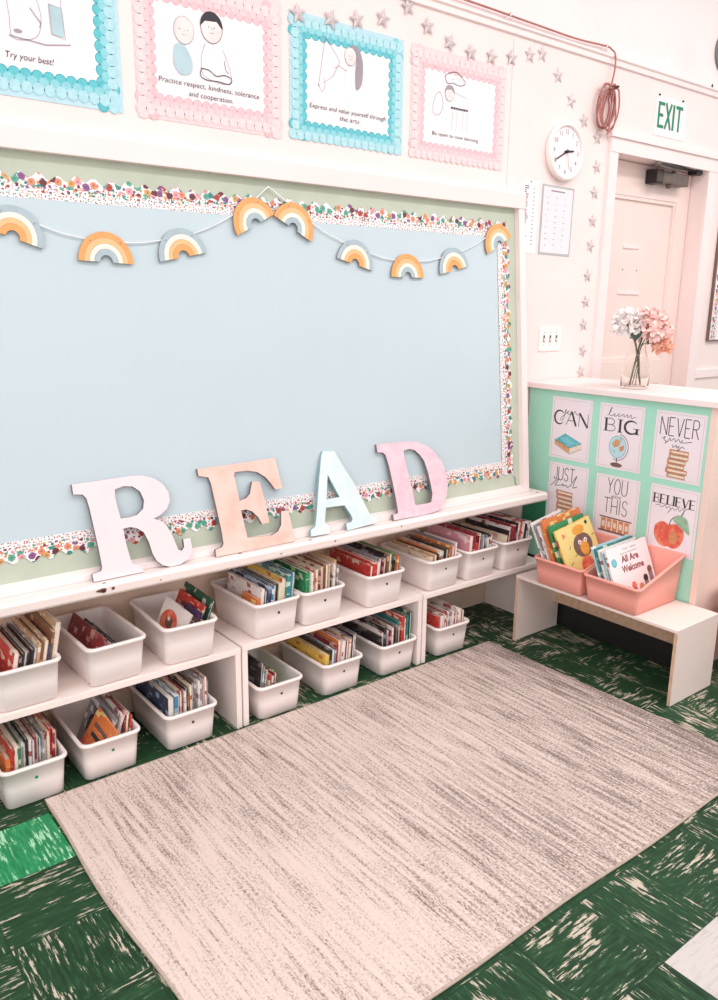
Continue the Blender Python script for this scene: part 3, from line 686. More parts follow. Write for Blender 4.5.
# books whose front covers face the room: a leaning board with its own cover picture
def facing_book(x, y, z, w, h, t, cov, rot, label, art=None, extra=None, group='picture books in the white bins'):
    """local: x across, z up, cover on -y"""
    root = thing('picture_book', (x, y, z), label, 'book', group); root.rotation_euler = rot
    mb = MB(); b = .0014
    mb.box(0, w, 0, b, 0, h, 'c_' + cov); mb.box(0, w, t - b, t, 0, h, 'c_' + cov); mb.box(0, .0014, b, t - b, 0, h, 'c_' + cov)
    mb.build('cover', root, local=True)
    mb = MB(); mb.box(.0014, w - .003, b, t - b, .003, h - .003, 'page'); mb.build('pages', root, local=True)
    if art:
        mb = MB(); art(mb, Fr((0, 0, 0), (1, 0, 0), (0, 0, 1)), w, h); mb.build('cover_picture', root, local=True)
    return root
def art_blob(seed, mats, bgm=None):
    def f(mb, fr, w, h):
        r = random.Random(seed)
        if bgm: mb.face([fr(0, 0, .0003), fr(w, 0, .0003), fr(w, h, .0003), fr(0, h, .0003)], bgm)
        for i in range(7):
            mb.disc(fr, w * r.uniform(.2, .8), h * r.uniform(.2, .75), min(w, h) * r.uniform(.05, .18), .0006 + i * .0002, r.choice(mats), 12)
        for k in range(3): mb.box(w * .2, w * .8, h * (.82 - k * .04), h * (.835 - k * .04), .0022, .0024, r.choice(['ink', 'paper']), fr)
    return f
SIDE = -math.pi / 2
x, z = bins['A3']
facing_book(x - .078, YB + .045, z + .016, .150, .185, .006, 'white', (-.34, .22, SIDE + .16), 'small white book with a red round cover in the bin below R', lambda mb, fr, w, h: (mb.disc(fr, w * .38, h * .60, w * .30, .0006, 'apple', 24, h * .24), mb.disc(fr, w * .40, h * .60, w * .13, .0009, 'art_brown', 16), mb.disc(fr, w * .36, h * .66, w * .05, .0012, 'paper', 10), mb.box(w * .62, w * .92, h * .50, h * .60, .0005, .0008, 'ink', fr), mb.box(w * .60, w * .95, h * .36, h * .44, .0005, .0008, 'ink', fr), mb.box(w * .55, w * .95, h * .22, h * .30, .0005, .0008, 'art_orange', fr)))
facing_book(x - .030, YB - .020, z + .016, .105, .165, .006, 'purple', (-.40, .14, SIDE + .12), 'small purple book in front of the red one below R', art_blob(9, ['art_yellow', 'apple', 'art_brown']))
facing_book(x - .018, YB + .060, z + .016, .165, .190, .008, 'red', (-.38, .12, SIDE + .08), 'red book standing behind the purple one in the bin below R', art_blob(4, ['apple', 'art_orange']))
facing_book(x - .010, YB - .080, z + .012, .060, .135, .005, 'yellow', (-.36, .10, SIDE + .10), 'small yellow book lowest in the bin below R', art_blob(15, ['art_orange', 'ink', 'paper']))
facing_book(x + .014, YB + .075, z + .016, .190, .205, .008, 'dark_green', (-.34, .10, SIDE + .06), 'dark green book at the back of the bin below R', art_blob(12, ['art_leaf', 'stem']))
x, z = bins['L1']
facing_book(x - .078, YB - .015, z + .022, .130, .195, .008, 'orange', (-.40, .30, SIDE + .10), 'orange book with a red band leaning in the second floor bin', lambda mb, fr, w, h: (mb.box(0, w, h * .33, h * .45, .0003, .0008, 'apple', fr), mb.box(w * .15, w * .75, h * .72, h * .80, .0003, .0008, 'art_brown', fr), mb.box(w * .2, w * .65, h * .55, h * .63, .0003, .0008, 'ink', fr), mb.box(w * .5, w * .8, h * .12, h * .2, .0003, .0008, 'ink', fr)))
facing_book(x - .046, YB + .070, z + .016, .200, .200, .007, 'grey', (-.38, .10, SIDE), 'grey book behind the orange one in the second floor bin', art_blob(21, ['leaf', 'ink', 'line']))
facing_book(x - .018, YB + .075, z + .014, .205, .200, .007, 'white', (-.36, .08, SIDE), 'white book behind the grey one in the second floor bin', art_blob(23, ['ink_soft', 'line', 'leaf']))
B('L1', [('white', .006, .185, .13), ('grey', .006, .18, .13), ('dark_red', .007, .19, .14), ('cream', .006, .175, .13), ('white', .006, .17, .13), ('red', .006, .175, .13)], 'the second floor bin', .15, x0=.020, yf=-.142, full=False)


# white lettering on the side of a black book in the floor bin with the yellow one
for o in list(COL.objects):
    if 'black book, twelfth from the left in the floor bin with yellow' in o.get('label', ''):
        mb = MB(); mb.text(Fr((-.0006, 0, 0), (0, -1, 0), (0, 0, 1)), 'FICTION', -.150, .170, 0, 'paper', height=.024, width=.115, off=.01)
        mb.build('cover_lettering', local=True).parent = o
        o['label'] = 'black picture book with white capital lettering in the floor bin with the yellow book'

# ------------------------------------------------------------------ plywood bench beside the bookcase
bench = thing('bench', (2.875, -.65, 0), 'low white plywood bench standing against the mint bookcase, coral bins on top', 'bench')
mb = MB(); mb.box(2.722, 3.027, -1.058, -.256, .303, .315, 'bench'); mb.build('top', bench, bevel=.0008)
for y0 in (-.270, -1.058):
    mb = MB(); mb.box(2.7240, 3.027, y0, y0 + .013, 0, .303, 'bench'); mb.box(2.7225, 2.7240, y0, y0 + .013, 0, .303, 'rawwood'); mb.build('side_panel', bench)
mb = MB(); mb.box(2.994, 3.006, -1.045, -.270, .132, .303, 'rawwood'); mb.build('back_rail', bench)

# ------------------------------------------------------------------ white bookcase with mint paper on its back
case = thing('bookcase', (3.24, -.475, 0), 'white bookcase beside the door with mint paper and six cards on its back', 'bookcase')
mb = MB(); mb.box(3.012, 3.455, -.962, -.004, 1.132, 1.158, 'trim'); mb.build('top_board', case, bevel=.003)
mb = MB(); mb.box(3.045, 3.45, -.948, -.926, 0, 1.132, 'cabwood'); mb.build('end_panel', case, bevel=.002)
mb = MB(); mb.box(3.045, 3.45, -.030, -.008, 0, 1.132, 'trim'); mb.build('end_panel', case, bevel=.002)
mb = MB(); mb.box(3.036, 3.046, -.924, -.008, .31, 1.132, 'trim'); mb.box(3.044, 3.047, -.924, -.008, 0, .31, 'black'); mb.box(3.030, 3.046, -.950, -.924, 0, 1.132, 'cabwood'); mb.build('back_panel', case, bevel=.001)  # black lower strip: the shade under the bench put into the colour
mb = MB(); mb.box(3.0345, 3.036, -.924, -.010, .312, 1.130, 'mint')
mb.build('mint_paper', case)
mb = MB(); mb.box(3.0335, 3.0345, -.150, -.010, .440, .640, 'deep_green'); tag(mb.build('green_patch', case), 'deep green paper under the ledge')  # deeper green than the mint around it
for z in (.06, .40, .76):
    mb = MB(); mb.box(3.046, 3.44, -.926, -.030, z, z + .02, 'trim'); mb.build('shelf_board', case)

# ---- lettering strokes
def cv(*a): return arc(*a)
GL = {
 'N': (.62, [([(0, 0), (0, 1)], 0), ([(0, 1), (.62, 0)], 1), ([(.62, 0), (.62, 1)], 0)]),
 'E': (.5, [([(0, 0), (0, 1)], 1), ([(0, 1), (.5, 1)], 0), ([(0, .52), (.4, .52)], 0), ([(0, 0), (.5, 0)], 0)]),
 'V': (.6, [([(0, 1), (.3, 0)], 1), ([(.3, 0), (.6, 1)], 0)]),
 'R': (.58, [([(0, 0), (0, 1)], 1), ([(0, 1), (.3, 1)] + cv(.3, .76, .24, .24, 90, -90, 8) + [(0, .52)], 0), ([(.25, .52), (.58, 0)], 1)]),
 'Y': (.6, [([(0, 1), (.3, .5)], 1), ([(.6, 1), (.3, .5)], 0), ([(.3, .5), (.3, 0)], 1)]),
 'O': (.64, [(cv(.32, .5, .32, .5, 0, 360, 20), 0)]),
 'U': (.6, [([(0, 1), (0, .28)] + cv(.3, .28, .3, .28, 180, 360, 10) + [(.6, 1)], 0)]),
 'T': (.6, [([(0, 1), (.6, 1)], 0), ([(.3, 1), (.3, 0)], 1)]),
 'H': (.6, [([(0, 0), (0, 1)], 1), ([(.6, 0), (.6, 1)], 1), ([(0, .5), (.6, .5)], 0)]),
 'I': (.12, [([(.06, 0), (.06, 1)], 1)]),
 'S': (.5, [(cv(.26, .75, .24, .25, 20, 270, 10) + cv(.24, .25, .24, .25, 90, -160, 10), 0)]),
 'J': (.4, [([(.4, 1), (.4, .25)] + cv(.2, .25, .2, .25, 0, -170, 8), 0)]),
 'C': (.66, [(cv(.36, .5, .36, .5, 42, 318, 18), 2)]),
 'A': (.72, [([(0, 0), (.36, 1)], 0), ([(.36, 1), (.72, 0)], 1), ([(.14, .36), (.58, .36)], 0)]),
 'B': (.58, [([(.06, 0), (.06, 1)], 1), ([(0, 1), (.3, 1)] + cv(.3, .76, .22, .24, 90, -90, 8) + [(.06, .52)], 0), ([(.06, .52), (.32, .52)] + cv(.32, .26, .26, .26, 90, -90, 8) + [(0, 0)], 0)]),
 'G': (.72, [(cv(.36, .5, .36, .5, 42, 330, 18), 2), ([(.66, 0.02), (.66, .42)], 1), ([(.46, .42), (.74, .42)], 0)]),
 'L': (.5, [([(.06, 0), (.06, 1)], 1), ([(0, 0), (.5, 0), (.5, .2)], 0)])}
def letters(mb, fr, word, a, b, wd, h, m, w, thin, thick=None, serif=False, gap=.2):
    tot = sum(GL[c][0] for c in word) + gap * (len(word) - 1); sx = wd / tot; x = a
    thin *= 1.35; thick = thick * 1.3 if thick else thin
    for c in word:
        gw, st = GL[c]
        for pts, k in st:
            P = [(x + p[0] * sx, b + p[1] * h) for p in pts]
            n = len(P)
            ws = [thin] * n if k == 0 else [thick] * n if k == 1 else [thin + (thick - thin) * math.sin(math.pi * i / (n - 1)) for i in range(n)]
            mb.stroke(fr, P, ws, w, m)
            if serif and k == 1 and abs(pts[0][0] - pts[-1][0]) < .01:
                for q in (P[0], P[-1]): mb.stroke(fr, [(q[0] - thick * 1.1, q[1]), (q[0] + thick * 1.1, q[1])], thin, w, m)
        x += (gw + gap) * sx
def book_stack(mb, fr, cx, b, w, h, n, seed):
    r = random.Random(seed); hh = h / n
    for i in range(n):
        ww = w * r.uniform(.78, 1.0); x = cx - ww / 2 + r.uniform(-.06, .06) * w; y = b + i * hh
        mb.flat(fr, [(x, y), (x + ww, y - hh * .08), (x + ww, y + hh * .82), (x, y + hh * .9)], .0010, r.choice(['art_orange', 'art_tan', 'art_orange']))
        mb.flat(fr, [(x + ww * .1, y + hh * .22), (x + ww * .97, y + hh * .15), (x + ww * .97, y + hh * .55), (x + ww * .1, y + hh * .62)], .0012, 'art_cream')
        mb.stroke(fr, [(x, y), (x + ww, y - hh * .08), (x + ww, y + hh * .82), (x, y + hh * .9), (x, y)], .0012, .0014, 'art_brown')
def card(y0, z0, label, draw, tilt=0.0, W=.222, H=.285):
    fr = Fr((3.0342, y0, z0), (0, -1, 0), (0, 0, 1)).rot(0, 0, tilt)
    mb = MB(); mb.prism(fr, [(0, 0), (W, 0), (W, H), (0, H)], 0, .0007, 'paper2')
    t = tag(mb.build('quote_card'), label, 'card', 'quote cards on the mint bookcase back')
    mb = MB()
    i = .010
    mb.stroke(fr, [(i, i), (W - i, i), (W - i, H - i), (i, H - i), (i, i)], .0012, .0009, 'line')
    draw(mb, fr); ch = mb.build('print'); ch.parent = t; ch.location = V(ch.location) - V(t.location)
    return t
def script(mb, fr, word, a, b, wd, h, w=.0012, off=-.004): mb.text(fr, word, a, b, w, 'ink', height=h, width=wd, off=off, shear=.35)
def d1(mb, fr):
    letters(mb, fr, 'CAN', .018, .160, .185, .062, 'ink', .0010, .0022, .0075, True)
    mb.stroke(fr, catmull([(.055, .225), (.068, .212), (.080, .232), (.074, .205), (.062, .178), (.052, .186), (.075, .208), (.095, .226), (.088, .214), (.104, .210), (.108, .228), (.120, .212), (.130, .228), (.140, .212), (.155, .222)], 4), .0022, .0013, 'ink')
    mb.flat(fr, [(.030, .085), (.085, .120), (.180, .085), (.115, .055)], .0010, 'art_teal')
    mb.flat(fr, [(.060, .088), (.085, .104), (.150, .083), (.115, .068)], .0012, 'teal2')
    mb.flat(fr, [(.030, .085), (.115, .055), (.115, .030), (.032, .066)], .0010, 'art_tan'); mb.flat(fr, [(.115, .055), (.180, .085), (.178, .062), (.115, .030)], .0010, 'art_cream')
    mb.stroke(fr, [(.030, .085), (.028, .064), (.115, .027), (.180, .060)], .0022, .0014, 'art_brown')
    mb.stroke(fr, [(.030, .085), (.115, .055), (.180, .085)], .0016, .0014, 'art_brown')
def d2(mb, fr):
    letters(mb, fr, 'BIG', .032, .165, .165, .055, 'ink', .0010, .0022, .0085, True)
    mb.stroke(fr, catmull([(.040, .232), (.052, .245), (.062, .268), (.055, .262), (.050, .238), (.062, .232), (.078, .244), (.074, .232), (.090, .236), (.098, .246), (.098, .232), (.112, .240), (.122, .246), (.124, .232), (.140, .246), (.142, .232), (.158, .246), (.160, .232), (.182, .240)], 4), .0022, .0013, 'ink')
    mb.disc(fr, .105, .100, .044, .0010, 'art_teal', 24, .050)
    mb.disc(fr, .105, .100, .041, .0011, 'pale' if 0 else 'teal4', 24, .047)
    for q, mm in (([(.075, .110), (.095, .135), (.118, .128), (.112, .105), (.088, .095)], 'art_tan'), ([(.112, .100), (.135, .112), (.138, .092), (.120, .080)], 'art_orange'), ([(.080, .085), (.095, .080), (.092, .068)], 'art_leaf'), ([(.105, .138), (.120, .142), (.130, .128)], 'art_leaf')):
        mb.flat(fr, q, .0013, mm)
    mb.stroke(fr, arc(.105, .100, .053, .058, 80, -110, 16), .0028, .0014, 'art_brown')
    mb.stroke(fr, [(.105, .050), (.105, .024)], .004, .0014, 'ink'); mb.disc(fr, .105, .020, .030, .0014, 'art_brown', 18, .010)
def d3(mb, fr):
    letters(mb, fr, 'NEVER', .025, .185, .170, .075, 'ink', .0010, .0028)
    mb.stroke(fr, catmull([(.035, .168), (.050, .178), (.045, .165), (.056, .160), (.052, .150), (.066, .165), (.072, .176), (.076, .164), (.092, .176), (.098, .162), (.110, .176), (.118, .164), (.130, .174), (.124, .162), (.170, .172)], 4), .0024, .0013, 'ink')
    mb.stroke(fr, catmull([(.085, .150), (.090, .138), (.102, .150), (.106, .138), (.116, .148), (.112, .125), (.128, .146), (.140, .140)], 4), .0024, .0013, 'ink')
    book_stack(mb, fr, .115, .014, .098, .118, 6, 3)
def d4(mb, fr):
    letters(mb, fr, 'JUST', .030, .205, .115, .062, 'ink', .0010, .0028)
    mb.stroke(fr, catmull([(.015, .170), (.040, .195), (.060, .212), (.050, .190), (.040, .176), (.075, .182), (.088, .190), (.085, .180), (.105, .186), (.110, .178), (.128, .190), (.150, .225), (.160, .240), (.150, .212), (.142, .182), (.165, .190)], 4), .0030, .0013, 'ink')
    book_stack(mb, fr, .098, .014, .100, .145, 7, 5)
def d5(mb, fr):
    letters(mb, fr, 'YOU', .062, .200, .100, .068, 'ink', .0010, .0026)
    script(mb, fr, 'got', .080, .182, .060, .016)
    letters(mb, fr, 'THIS', .052, .110, .118, .068, 'ink', .0010, .0026)
    for k in range(5):
        x = .045 + k * .030; mb.box(x, x + .024, .030, .084, .0008, .0012, 'art_orange', fr); mb.box(x + .005, x + .019, .045, .07, .0012, .0014, 'art_cream', fr)
    mb.box(.035, .200, .086, .092, .0008, .0012, 'art_brown', fr); mb.box(.035, .200, .022, .030, .0008, .0012, 'art_brown', fr)
def d6(mb, fr):
    letters(mb, fr, 'BELIEVE', .018, .208, .186, .038, 'ink', .0010, .0018, .0060, True)
    mb.stroke(fr, catmull([(.030, .196), (.045, .200), (.060, .192), (.075, .205), (.080, .192), (.092, .200), (.100, .190), (.088, .172), (.108, .198), (.120, .190), (.132, .204), (.140, .190), (.155, .206), (.160, .186), (.150, .172), (.168, .204), (.195, .208)], 4), .0020, .0013, 'ink')
    body = catmull([(.100, .125), (.070, .133), (.040, .112), (.036, .075), (.055, .038), (.085, .025), (.105, .030), (.128, .025), (.155, .040), (.172, .080), (.165, .115), (.135, .133)], 4, True)
    mb.flat(fr, body, .0010, 'apple'); mb.disc(fr, .125, .070, .020, .0012, 'art_orange', 16, .028)
    mb.stroke(fr, catmull([(.102, .120), (.108, .145), (.125, .165)], 4), .004, .0014, 'art_brown')
    mb.flat(fr, catmull([(.118, .150), (.135, .172), (.175, .165), (.190, .130), (.195, .100), (.165, .115), (.140, .130)], 4, True), .0016, 'art_leaf')
    mb.stroke(fr, [(.120, .150), (.190, .108)], .0012, .0018, 'stem')
card(-.148, .818, 'white card reading you CAN above a teal book, top left of the six cards', d1, -.01)
card(-.412, .815, 'white card reading dream BIG above a small globe', d2, 0)
card(-.686, .814, 'white card reading NEVER give up above a stack of orange books', d3, -.01)
card(-.155, .510, 'white card reading JUST read, partly behind the coral bin of books', d4, -.01)
card(-.420, .505, 'white card reading YOU got THIS, below the globe card', d5, -.01, H=.28)
card(-.694, .503, 'white card reading BELIEVE in yourself above a red apple', d6, -.01)

# ------------------------------------------------------------------ coral bins on the bench
def coral_bin(x, y, w0, d0, w1, d1, h0, h1, rz, label):
    def zf(q):
        t = min(max((q + d1 * .40) / (d1 * .78), 0), 1); t = t * t * (3 - 2 * t) * .35 + t * .65
        return h0 + (h1 - h0) * t
    mb = tub_mesh(w0, d0, w1, d1, h0, 'coral', .007, zf, .004, .016)
    # foot narrower at the front, like a magazine bin
    o = mb.build('coral_bin', local=True); o.location = (x, y, .3155); o.rotation_euler = (0, 0, -math.pi / 2 + rz)
    return tag(o, label, 'bin')
coral_bin(2.868, -.491, .230, .300, .250, .322, .124, .200, 0, 'smaller coral plastic bin on the bench, holding the yellow picture book')
coral_bin(2.868, -.757, .235, .300, .256, .322, .118, .205, 0, 'wide coral plastic bin on the bench, holding the All Are Welcome book')
G2 = 'picture books in the coral bins'
def crn(mb, fr, w, h):
    mb.disc(fr, w * .60, h * .60, w * .26, .0006, 'art_brown', 24, h * .20); mb.disc(fr, w * .60, h * .86, w * .17, .0008, 'art_orange2', 14, h * .08)
    mb.disc(fr, w * .62, h * .55, w * .12, .0009, 'art_orange2', 16, h * .13)
    for q in (.53, .70): mb.disc(fr, w * q, h * .66, w * .045, .0011, 'paper', 12); mb.disc(fr, w * q, h * .655, w * .018, .0013, 'ink', 8)
    mb.disc(fr, w * .56, h * .27, w * .17, .0010, 'apple', 18, h * .15); mb.stroke(fr, [(w * .58, h * .40), (w * .60, h * .46)], .003, .0012, 'art_brown')
    mb.disc(fr, w * .18, h * .86, w * .07, .0008, 'apple', 3); mb.disc(fr, w * .86, h * .92, w * .04, .0008, 'ink', 8)
    for a, b, q in ((.22, .62, .9), (.14, .38, .5), (.88, .35, 1.2), (.90, .68, .2), (.3, .16, .7), (.30, .48, .3)):
        mb.stroke(fr, [(w * a, h * b), (w * a + .018 * math.cos(q), h * b + .018 * math.sin(q))], .004, .0008, 'stem')
for i, c in enumerate(('white', 'grey', 'white')):
    facing_book(2.730 + .004 * i, -.452 - .0125 * i, .326, .20, .285 - .006 * i, .007, c, (-.36, -.17, 0), ('white', 'grey', 'pale')[i] + ' thin book leaning at the left of the smaller coral bin, ' + ('rearmost', 'middle', 'front')[i] + ' of three', None, group=G2)
facing_book(2.732, -.500, .326, .255, .300, .013, 'orange', (-.36, -.10, 0), 'large orange book behind the green one in the smaller coral bin', art_blob(31, ['apple', 'art_orange']), group=G2)
facing_book(2.738, -.530, .326, .235, .280, .010, 'green', (-.36, -.12, 0), 'bright green book between the orange and the yellow book', None, group=G2)
facing_book(2.748, -.562, .326, .235, .268, .009, 'yellow', (-.38, -.17, 0), 'yellow picture book with a red apple and round dark figure on its cover', lambda mb, fr, w, h: (mb.box(0.002, w - .002, .002, h - .002, .0002, .0004, 'art_yellow2', fr), crn(mb, fr, w, h)), group=G2)
def wel(mb, fr, w, h):
    mb.box(.001, w - .001, .001, h - .001, .0002, .0004, 'paper', fr)
    mb.text(fr, 'THE   NEW', w * .38, h * .905, .0008, 'ink', height=.006, width=w * .34)
    mb.text(fr, 'All Are', w * .30, h * .70, .0008, 'dkred', height=.028, width=w * .42, off=.03)
    mb.text(fr, 'Welcome', w * .26, h * .53, .0008, 'dkred', height=.028, width=w * .54, off=.03)
    mb.box(w * .3, w * .72, h * .845, h * .855, .0005, .0007, 'line', fr)
    mb.disc(fr, w * .12, h * .74, .018, .0008, 'art_teal', 18); mb.disc(fr, w * .12, h * .74, .012, .0010, 'teal2', 18)
    for a, hh, c, d in ((.12, .30, 'art_brown', 'apple'), (.30, .22, 'line', 'ink_soft'), (.45, .27, 'apple', 'art_brown'), (.62, .20, 'art_tan', 'ink'), (.76, .32, 'ink', 'ink_soft'), (.90, .44, 'art_brown', 'line')):
        mb.disc(fr, w * a, h * hh, .016, .0008, c, 14); mb.box(w * a - .014, w * a + .014, h * .02, h * hh - .012, .0005, .0008, d, fr)
for i, c in enumerate(('pale_blue', 'teal', 'white', 'pale_blue')):
    facing_book(2.724 + .003 * i, -.742 - .0125 * i, .325, .258, .242 - .004 * i, .008, c, (-.38, -.05, 0),
                ['pale blue book rearmost behind the All Are Welcome book', 'teal book second from the back behind the All Are Welcome book', 'white book between teal and pale blue ones in the wide coral bin', 'pale blue book directly behind the All Are Welcome book'][i], None, group=G2)
facing_book(2.732, -.798, .325, .280, .240, .009, 'white', (-.38, -.04, 0), 'white picture book reading All Are Welcome in dark red, front of the wide coral bin', wel, group=G2)

# coral basket on the floor beyond the end of the bookcase
mb = tub_mesh(.22, .22, .27, .27, .36, 'coral_deep', .008, None, .004, .05)
o = mb.build('coral_basket', local=True); o.location = (3.262, -1.118, 0); tag(o, 'deep coral plastic basket at the right edge, beyond the bench end', 'basket')

# ------------------------------------------------------------------ vase of flowers on the bookcase
VX, VY, VZ = 3.182, -.474, 1.159
mb = MB(); vf = Fr((VX, VY, VZ), (1, 0, 0), (0, 1, 0))
out = [(0, 0), (.050, 0), (.058, .004), (.060, .015), (.060, .075), (.057, .105), (.048, .135), (.038, .160), (.034, .185), (.036, .215), (.040, .225)]
inn = [(.037, .223), (.033, .212), (.031, .185), (.035, .160), (.045, .134), (.054, .104), (.057, .075), (.057, .018), (.05, .010), (0, .010)]
mb.lathe(vf, out + inn, 'glass', 36); tag(mb.build('glass_vase'), 'clear glass milk-bottle vase holding flowers on the bookcase top', 'vase')
def bloom(mb, c, R, n, seed, m, cup=.55, sz=.024):
    r = random.Random(seed)
    for i in range(n):
        z = 1 - (i + .5) / n * 1.65; a = i * 2.39996 + r.uniform(-.3, .3); q = math.sqrt(max(0, 1 - z * z))
        d = V((q * math.cos(a), q * math.sin(a), z)); d = (d + V((r.uniform(-.2, .2), r.uniform(-.2, .2), r.uniform(-.2, .2)))).normalized()
        t = d.cross(V((r.uniform(-1, 1), r.uniform(-1, 1), r.uniform(-1, 1)))).normalized(); b = d.cross(t)
        p = c + d * R * r.uniform(.72, 1.0); s = sz * r.uniform(.75, 1.2); tip = (t * .6 + d * .8).normalized()
        vs = []
        for ky in range(4):
            v = ky / 3
            for kx in range(5):
                u = (kx - 2) / 2; ww = s * .6 * math.sin(math.pi * (.18 + .72 * v)) ** .7
                vs.append(p + b * u * ww + tip * s * v * 1.1 + d * s * (cup * u * u * .5 - .2 * v * v + r.uniform(-.05, .05)) )
        fs = [(k * 5 + j, k * 5 + j + 1, k * 5 + j + 6, k * 5 + j + 5) for k in range(3) for j in range(4)]
        mb.add(vs, fs, m, True)
def leafm(mb, p, d, s, m):
    d = V(d).normalized(); t = d.cross(V((0, 0, 1))).normalized(); up = t.cross(d); vs = []
    for i in range(7):
        v = i / 6; w = s * .32 * math.sin(math.pi * min(v * .95 + .03, 1)) ** .8
        for u in (-1, 0, 1): vs.append(V(p) + d * s * v + t * u * w + up * (abs(u) * .12 * s - v * v * .2 * s))
    mb.add(vs, [(i * 3 + j, i * 3 + j + 1, i * 3 + j + 4, i * 3 + j + 3) for i in range(6) for j in (0, 1)], m, True)
FL = [((3.100, -.465, 1.438), .058, 120, 1, 'pet_w', 'white hydrangea bloom at the left of the glass vase', (3.21, -.485, 1.172), .022),
      ((3.212, -.500, 1.425), .068, 150, 2, 'pet_p', 'large pink bloom at the right of the glass vase', (3.150, -.470, 1.172), .026),
      ((3.318, -.490, 1.405), .042, 60, 3, 'pet_p', 'smaller pink bloom at the far right of the bouquet', (3.165, -.490, 1.173), .024),
      ((3.318, -.510, 1.335), .030, 34, 4, 'pet_o', 'peach bloom hanging low at the right side of the vase', (3.195, -.455, 1.173), .022),
      ((3.150, -.530, 1.418), .038, 50, 5, 'pet_p', 'dusky pink bloom at the front between the white and pink ones', (3.185, -.500, 1.173), .022)]
for c, R, n, sd, m, lab, ft, sz in FL:
    t = thing('flower', ft, lab, 'flower', 'flowers in the glass vase')
    mb = MB(); bloom(mb, V(c), R, n, sd, m, .5, sz); bloom(mb, V(c), R * .6, n // 3, sd + 9, m, .5, sz); mb.build('bloom', t)
    mid = V((VX + (c[0] - VX) * .16, VY + (c[1] - VY) * .16, 1.345))
    mb = MB(); mb.tube(catmull([V(ft), V(ft).lerp(mid, .5), mid, mid.lerp(V(c), .5) + V((0, 0, .012)), V(c)], 5), .0042 if sd < 3 else .0022, 'stem', 7); mb.build('stem', t)
    if sd == 1:
        mb = MB(); leafm(mb, (3.115, -.51, 1.415), (-.55, -.25, -.35), .075, 'leaf'); mb.build('leaf', t)
        mb = MB(); leafm(mb, (3.135, -.50, 1.42), (.1, -.5, -.15), .07, 'leaf'); mb.build('leaf', t)
        mb = MB(); leafm(mb, (3.15, -.50, 1.41), (.6, -.4, -.2), .07, 'leaf'); mb.build('leaf', t)
    if sd == 2:
        mb = MB(); leafm(mb, (3.165, -.50, 1.405), (.3, -.3, -.55), .06, 'leaf'); mb.build('leaf', t)

# ------------------------------------------------------------------ posters above the board
def scales(mb, fr, W, H, ml, mb_, mr, mt, cols, r=.0175, w0=.0012):
    """rows of overlapping fish scales round the page; the row nearest the page lies lowest"""
    st = 2 * r * .92
    def rows(L, depth, pt):
        nr = min(max(int(depth / (r * .95)), 2), 3)
        for k in range(nr):
            q = depth - r * .55 - k * r * .95; n = int(L / st) + 1
            if q < r * .4: break
            for i in range(n):
                u = (i + .5 * (k % 2)) * st + r * .7
                if u > L - r * .7: continue
                yield u, q, k
    mbk = lambda a, b, k, e: (mb.disc(fr, a, b, r * 1.0, w0 + .0003 * k + e, cols[min(k, len(cols) - 1)], 14), mb.disc(fr, a, b, r * .86, w0 + .0003 * k + .0001 + e, cols[min(k, len(cols) - 1)] + 'x', 12))
    for u, q, k in rows(H, ml, 0): mbk(q, u, k, 0)
    for u, q, k in rows(H, mr, 0): mbk(W - q, u, k, .00003)
    for u, q, k in rows(W, mt, 0): mbk(u, H - q, k, .00015)
    for u, q, k in rows(W, mb_, 0): mbk(u, q, k, .00019)
def poster(x, z, W, H, ml, mbt, mr, mt, cols, label, draw, caption, tilt=0.0):
    fr = WALL(x, z, .001).rot(0, 0, tilt)
    mb = MB(); mb.prism(fr, [(0, 0), (W, 0), (W, H), (0, H)], 0, .0008, cols[-1])
    t = tag(mb.build('classroom_poster'), label, 'poster', 'posters along the wall above the board')
    def part(name, mb):
        o = mb.build(name); o.parent = t; o.location = V(o.location) - V(t.location); return o
    mb = MB(); scales(mb, fr, W, H, ml, mbt, mr, mt, cols); part('scale_border', mb)
    mb = MB(); mb.face([fr(ml - .004, mbt - .004, .0010), fr(W - mr + .004, mbt - .004, .0010), fr(W - mr + .004, H - mt + .004, .0010), fr(ml - .004, H - mt + .004, .0010)], 'paper'); part('page', mb)
    mb = MB(); draw(mb, fr); part('drawing', mb)
    mb = MB()
    for txt, a, b, wd, h in caption: mb.text(fr, txt, a, b, .0035, 'ink', height=h, width=wd, off=-.004, shear=.15)
    part('caption', mb)
W_ = .0034
def head(mb, fr, x, y, r, hair=None, skin='ink_skin', line='ink_soft', face=1):
    mb.disc(fr, x, y, r, W_, skin, 20, r * 1.15); mb.stroke(fr, arc(x, y, r, r * 1.15, 0, 360, 24), .0014, W_ + .0002, line)
    if hair: mb.flat(fr, arc(x, y + r * .1, r * 1.06, r * 1.15, -5, 185, 16) + [(x - r * .6, y + r * .45), (x + r * .5, y + r * .55)], W_ + .0004, hair)
    for s in (-.35, .3): mb.disc(fr, x + r * s * face * .8, y + r * .05, r * .06, W_ + .0006, 'line', 8)
    mb.stroke(fr, arc(x, y - r * .25, r * .25, r * .15, 210, 330, 6), .0011, W_ + .0006, 'line'); mb.stroke(fr, [(x, y + r * .05), (x + r * .07, y - r * .12)], .001, W_ + .0006, line)
